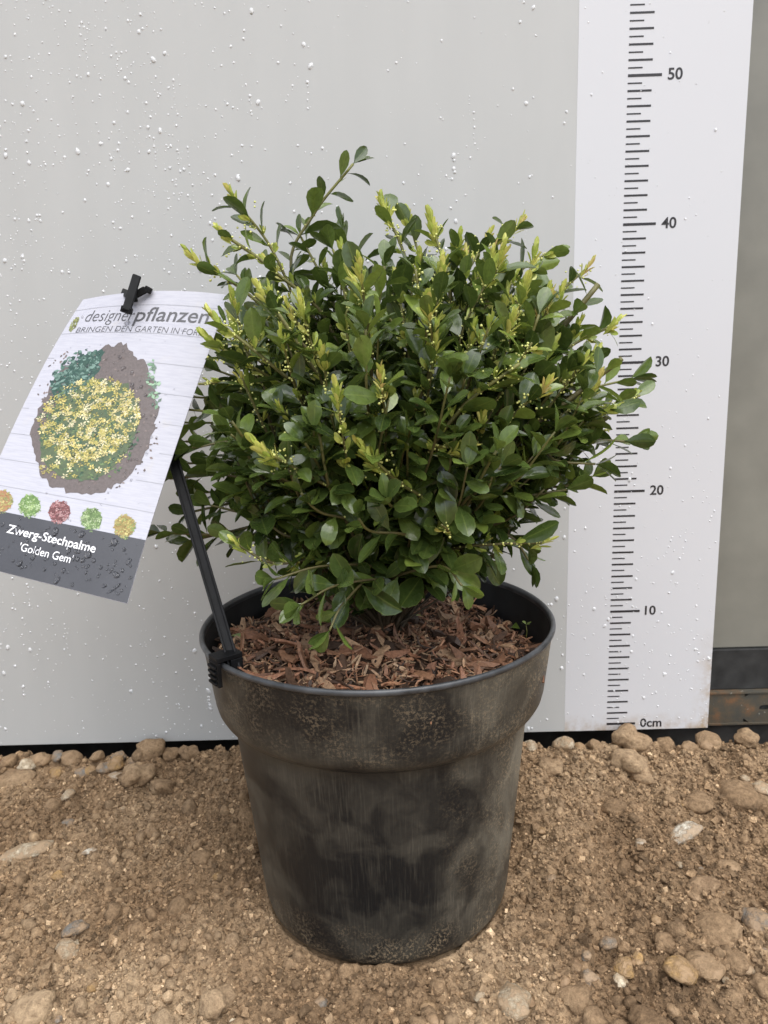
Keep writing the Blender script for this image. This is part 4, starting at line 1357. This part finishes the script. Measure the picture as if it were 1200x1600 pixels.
def rot_batch(n):
    q = rng.normal(0, 1, (n, 4)); q /= np.linalg.norm(q, axis=1)[:, None]
    w_, x, y, z = q.T
    return np.stack([np.stack([1 - 2 * (y * y + z * z), 2 * (x * y - z * w_), 2 * (x * z + y * w_)], -1), np.stack([2 * (x * y + z * w_), 1 - 2 * (x * x + z * z), 2 * (y * z - x * w_)], -1), np.stack([2 * (x * z - y * w_), 2 * (y * z + x * w_), 1 - 2 * (x * x + y * y)], -1)], 1)
R = rot_batch(n)
tpl = cub8[None] * rng.uniform(0.55, 1.25, (n, 1, 3)) * rng.uniform(0.7, 1.3, (n, 8, 1))
Vc = np.einsum('nij,nkj->nki', R, tpl) * r[:, None, None] + np.stack([cx, cy, cz], -1)[:, None, :]
Fc = (cf[None] + (np.arange(n) * 8)[:, None, None]).reshape(-1, 3)
tone = rng.uniform(0.55, 1.5, (n, 1)) * np.where(rng.random((n, 1)) < 0.05, np.array([[1.8, 1.9, 2.0]]), np.array([[1, 1, 1.0]]))
tone = np.concatenate([tone, np.ones((n, 1))], 1)
obj('soil_crumbs', big_mesh('soil_crumbs', Vc.reshape(-1, 3), Fc, False, np.repeat(tone, 8, 0)), M_CRUMB, kind='stuff', label='fine loose crumbs of brown soil scattered over the ground', category='soil crumbs')
# lumps too many to tell apart
n = 1700
cx = rng.uniform(-0.60, 0.19, n); cy = rng.uniform(-0.335, 0.03, n)
keep = np.hypot(cx - PX, cy - PY) > 0.0825
cx, cy = cx[keep], cy[keep]; n = len(cx)
r = np.clip(0.0024 * np.exp(rng.normal(0, 0.42, n)), 0.0012, 0.0075)
cz = ground_z(cx, cy) + r * 0.12
R = rot_batch(n)
disp = 1 + rng.normal(0, 0.12, (n, len(IV2), 1))
tpl = IV2[None] * rng.uniform(0.7, 1.2, (n, 1, 3)) * disp
Vc = np.einsum('nij,nkj->nki', R, tpl) * r[:, None, None] + np.stack([cx, cy, cz], -1)[:, None, :]
Fc = (IF2[None] + (np.arange(n) * len(IV2))[:, None, None]).reshape(-1, 3)
tone = np.concatenate([np.repeat(rng.uniform(0.8, 1.2, (n, 1)), 3, 1), np.ones((n, 1))], 1)
obj('soil_lumps', big_mesh('soil_lumps', Vc.reshape(-1, 3), Fc, True, np.repeat(tone, len(IV2), 0)), M_CRUMB, kind='stuff', label='small rounded lumps of brown soil lying all over the ground', category='soil lumps')

def ico3():
    V = IV2.tolist(); F = []; cache = {}
    def mid(a, b):
        k_ = (min(a, b), max(a, b))
        if k_ not in cache:
            V.append(unit(np.array(V[a]) + np.array(V[b])).tolist()); cache[k_] = len(V) - 1
        return cache[k_]
    for a, b, c in IF2:
        ab, bc, ca = mid(int(a), int(b)), mid(int(b), int(c)), mid(int(c), int(a))
        F += [(a, ab, ca), (b, bc, ab), (c, ca, bc), (ab, bc, ca)]
    return np.array(V), np.array(F)
IV3, IF3 = ico3()
def rock_mesh(name, seed, rough, freq=1.6):
    rr = np.random.default_rng(seed)
    d = np.zeros(len(IV3))
    for o_ in range(4):
        for _ in range(3):
            k_ = unit(rr.normal(0, 1, 3)) * freq * (1.9 ** o_)
            d += np.sin(IV3 @ k_ * 2 + rr.uniform(0, 6.28)) * rough / (1.8 ** o_) / 2
    return big_mesh(name, IV3 * (1 + d)[:, None], IF3, True)
PEB = [rock_mesh('pebble', 100 + i, 0.15) for i in range(8)]
CLOD = [rock_mesh('soil_clod', 200 + i, 0.17, 2.2) for i in range(8)]
for me in PEB: me.materials.append(M_STONE)
for me in CLOD: me.materials.append(M_SOIL)
def rest(name, me, x, y, dims, rotz, col, label, cat, group=None, sink=0.35, tilt=0.15):
    o = obj(name, me, None, None, (x, y, float(ground_z(np.array(x), np.array(y))) + dims[2] * (1 - 2 * sink)), label=label, category=cat)
    o.scale = dims
    o.rotation_euler = (rng.normal(0, tilt), rng.normal(0, tilt), rotz)
    o.color = (*col, 1)
    if group:
        o['group'] = group
    return o
def gp(x, y):
    p = at_z(x, y, -0.0235)
    for _ in range(4):
        p = at_z(x, y, float(ground_z(np.array(p[0]), np.array(p[1]))))
    return p
CREAM, TAN, GREY, OCHRE, WHITE, BROWN = (0.58, 0.50, 0.37), (0.33, 0.225, 0.13), (0.22, 0.21, 0.19), (0.40, 0.255, 0.11), (0.72, 0.68, 0.58), (0.24, 0.155, 0.088)
NAMED = [
 (1072, 1298, 25, 13, WHITE, 0.45, 'smooth white oval pebble lying alone on the soil right of the pot'),
 (803, 1560, 23, 26, CREAM, 0.2, 'cream pebble with a muddy edge in front of the pot beside a tan lump'),
 (40, 1330, 34, 12, CREAM, 0.35, 'long pale grey stone half buried in the soil under the tag'),
 (1188, 1442, 20, 22, GREY, 0.1, 'flat grey rounded stone lying in the loose soil right of the pot'),
 (105, 1485, 16, 12, CREAM, 0.0, 'rough pale yellow stone sunk in the soil under the tag'),
 (140, 1329, 11, 5, WHITE, 0.0, 'small white chip of stone lying near the long pale stone'),
 (1060, 1512, 22, 16, OCHRE, -0.2, 'ochre pebble in front of the soil clods right of the pot'),
 (1103, 1507, 22, 17, TAN, 0.5, 'tan stone leaning on the ochre pebble right of the pot'),
 (977, 1513, 13, 18, OCHRE, -0.5, 'slender brown pebble lying near the ochre pebble'),
 (1025, 1437, 7, 8, OCHRE, 0.2, 'tiny yellow pebble lying on bare soil right of the pot'),
 (180, 1212, 11, 8, WHITE, 0.1, 'small cream pebble lying just in front of the stones below the board'),
 (108, 1286, 10, 8, GREY, 0.4, 'small dark grey oval pebble lying between the tag and the pot'),
 (1143, 1358, 17, 12, TAN, 0.2, 'knobbly tan stone lying right of the white oval pebble'),
 (1000, 1312, 8, 7, WHITE, 0.3, 'tiny bright white chip lying left of the white oval pebble'),
 (1188, 1240, 14, 10, CREAM, 0.2, 'pale cream stone lying below the rusty angle iron'),
 (1100, 1382, 22, 11, BROWN, 0.3, 'wet brown stone lying below the knobbly tan stone'),
]
for i, (x, y, rx, ry, col, rz, lab) in enumerate(NAMED):
    p = gp(x, y + ry * 0.4); sc = np.linalg.norm(p - CAM) / FPX * 0.97
    rest('pebble', PEB[i % 8], p[0], p[1], (rx * sc, min(ry * sc * 1.25, rx * sc * 1.2), min(rx, ry) * sc * 0.75), rz, col, lab, 'pebble', None, 0.32)
# line of stones below the board
ROW = [(236, 1172, 21, BROWN), (88, 1168, 9, GREY), (110, 1170, 15, TAN), (128, 1195, 11, GREY), (140, 1194, 9, OCHRE), (162, 1192, 11, GREY), (180, 1190, 13, OCHRE), (185, 1170, 10, GREY), (206, 1178, 9, GREY), (266, 1170, 14, BROWN), (40, 1185, 13, CREAM), (60, 1172, 15, TAN), (10, 1178, 14, BROWN), (295, 1172, 15, BROWN), (150, 1172, 10, TAN), (85, 1192, 11, OCHRE), (830, 1155, 11, CREAM), (880, 1152, 15, CREAM), (905, 1160, 9, OCHRE), (1040, 1160, 14, BROWN), (1110, 1160, 19, TAN), (1165, 1170, 16, BROWN), (985, 1165, 24, BROWN), (930, 1166, 12, TAN), (1075, 1172, 11, TAN)]
for i, (x, y, r_, col) in enumerate(ROW):
    p = at_y(x, y, -0.012 - 0.02 * max(0, (y - 1168)) / 28); sc = np.linalg.norm(p - CAM) / FPX
    kind = {GREY: 'bluish grey', TAN: 'tan', BROWN: 'mud coated brown', OCHRE: 'ochre', CREAM: 'cream'}[col]
    rest('pebble', (CLOD if col == BROWN else PEB)[(i * 3) % 8], p[0], p[1], (r_ * sc, r_ * sc * 0.9, r_ * sc * 0.72), rng.uniform(0, 3), col, f'{kind} rounded stone in the row along the foot of the board', 'pebble', f'{kind} stones along the foot of the board', 0.22)
# scattered pebbles
SCAT = [(TAN, 'tan', 34), (GREY, 'grey', 16), (CREAM, 'cream', 16), (OCHRE, 'ochre', 16), (BROWN, 'brown', 30)]
for col, nm, cnt in SCAT:
    m_ = 0
    while m_ < cnt:
        x, y = rng.uniform(0, 1200), rng.uniform(1200, 1598)
        if x < 420 and rng.random() < 0.35:
            continue
        p = gp(x, y)
        if in_pot(p[0], p[1], 0.016):
            continue
        m_ += 1
        r_ = min(0.0021 * math.exp(rng.normal(0, 0.42)), 0.0060)
        c = np.array(col) * rng.uniform(0.75, 1.2)
        rest('pebble', PEB[rng.integers(8)], p[0], p[1], (r_ * rng.uniform(1, 1.4), r_, r_ * rng.uniform(0.6, 0.85)), rng.uniform(0, 3), c, f'small {nm} pebble half sunk in the open soil', 'pebble', f'small {nm} pebbles in the soil', 0.38)
# bigger clods
CL = [(985, 1185, 28), (1160, 1235, 30), (385, 1170, 0), (900, 1555, 22), (1010, 1590, 22), (1120, 1440, 30), (1040, 1470, 16), (930, 1590, 18), (50, 1575, 30), (315, 1335, 14), (340, 1560, 22), (25, 1215, 26), (1090, 1250, 22), (960, 1260, 17), (1005, 1210, 18), (860, 1190, 20), (1195, 1540, 18), (1150, 1500, 16), (215, 1210, 22), (255, 1225, 20)]
for i, (x, y, r_) in enumerate(CL):
    if r_ == 0:
        continue
    p = gp(x, y + r_ * 0.4); sc = np.linalg.norm(p - CAM) / FPX
    if in_pot(p[0], p[1], 0.02):
        continue
    rest('soil_clod', CLOD[i % 8], p[0], p[1], (r_ * sc, r_ * sc * 0.9, r_ * sc * 0.6), rng.uniform(0, 3), (1, 1, 1), 'large brown clod of soil lying on the loose ground', 'clod', 'large soil clods', 0.38)

# ------------------------------------------------------------------ small plants and leaves in the pot
def fallen(x, y, L, tint, lab, rz):
    p = at_z(x, y, ZRIM - 0.016)
    p[2] = float(mulch_z(np.array(p[0]), np.array(p[1]))) + 0.003
    v = leaf_world(p, np.array([math.cos(rz), math.sin(rz), 0.08]), np.array([0.1, -0.5, 0.85]), L, L * 0.5, rng, 0.2, 0.3)
    obj('fallen_leaf', make_mesh('fallen_leaf', v - p, LF, True, LUV, {'tint': np.full(35, tint)}), M_LEAF, None, p, label=lab, category='leaf')
fallen(362, 1000, 0.012, 0.62, 'small green leaf lying on the bark beside the stake', -0.3)
fallen(640, 968, 0.013, 0.70, 'yellowish fallen leaf lying on the bark below the shrub', 0.5)
fallen(798, 962, 0.014, 0.60, 'curled green leaf lying on the bark beside the seedling', 0.4)
p = at_z(822, 985, ZRIM - 0.019); p[2] = float(mulch_z(np.array(p[0]), np.array(p[1])))
sd_ = empty('seedling', p, 'tiny green weed seedling growing at the inside of the pot rim', 'seedling')
V, F = tube(np.array([p, p + np.array([0.0005, 0, 0.006]), p + np.array([0, 0, 0.011])]), 0.0003, 5)
obj('stem', make_mesh('stem', V - p, F, True, None, {'tint': np.full(len(V), 0.8)}), M_STEM, sd_)
for q in range(4):
    a = q * 1.57 + 0.4
    v = leaf_world(p + np.array([0, 0, 0.011]), np.array([math.cos(a), math.sin(a), 0.5]), UP, 0.004, 0.002, rng, 0.1, 0.3)
    obj('leaf', make_mesh('leaf', v - p, LF, True, LUV, {'tint': np.full(35, 0.64)}), M_LEAF, sd_)
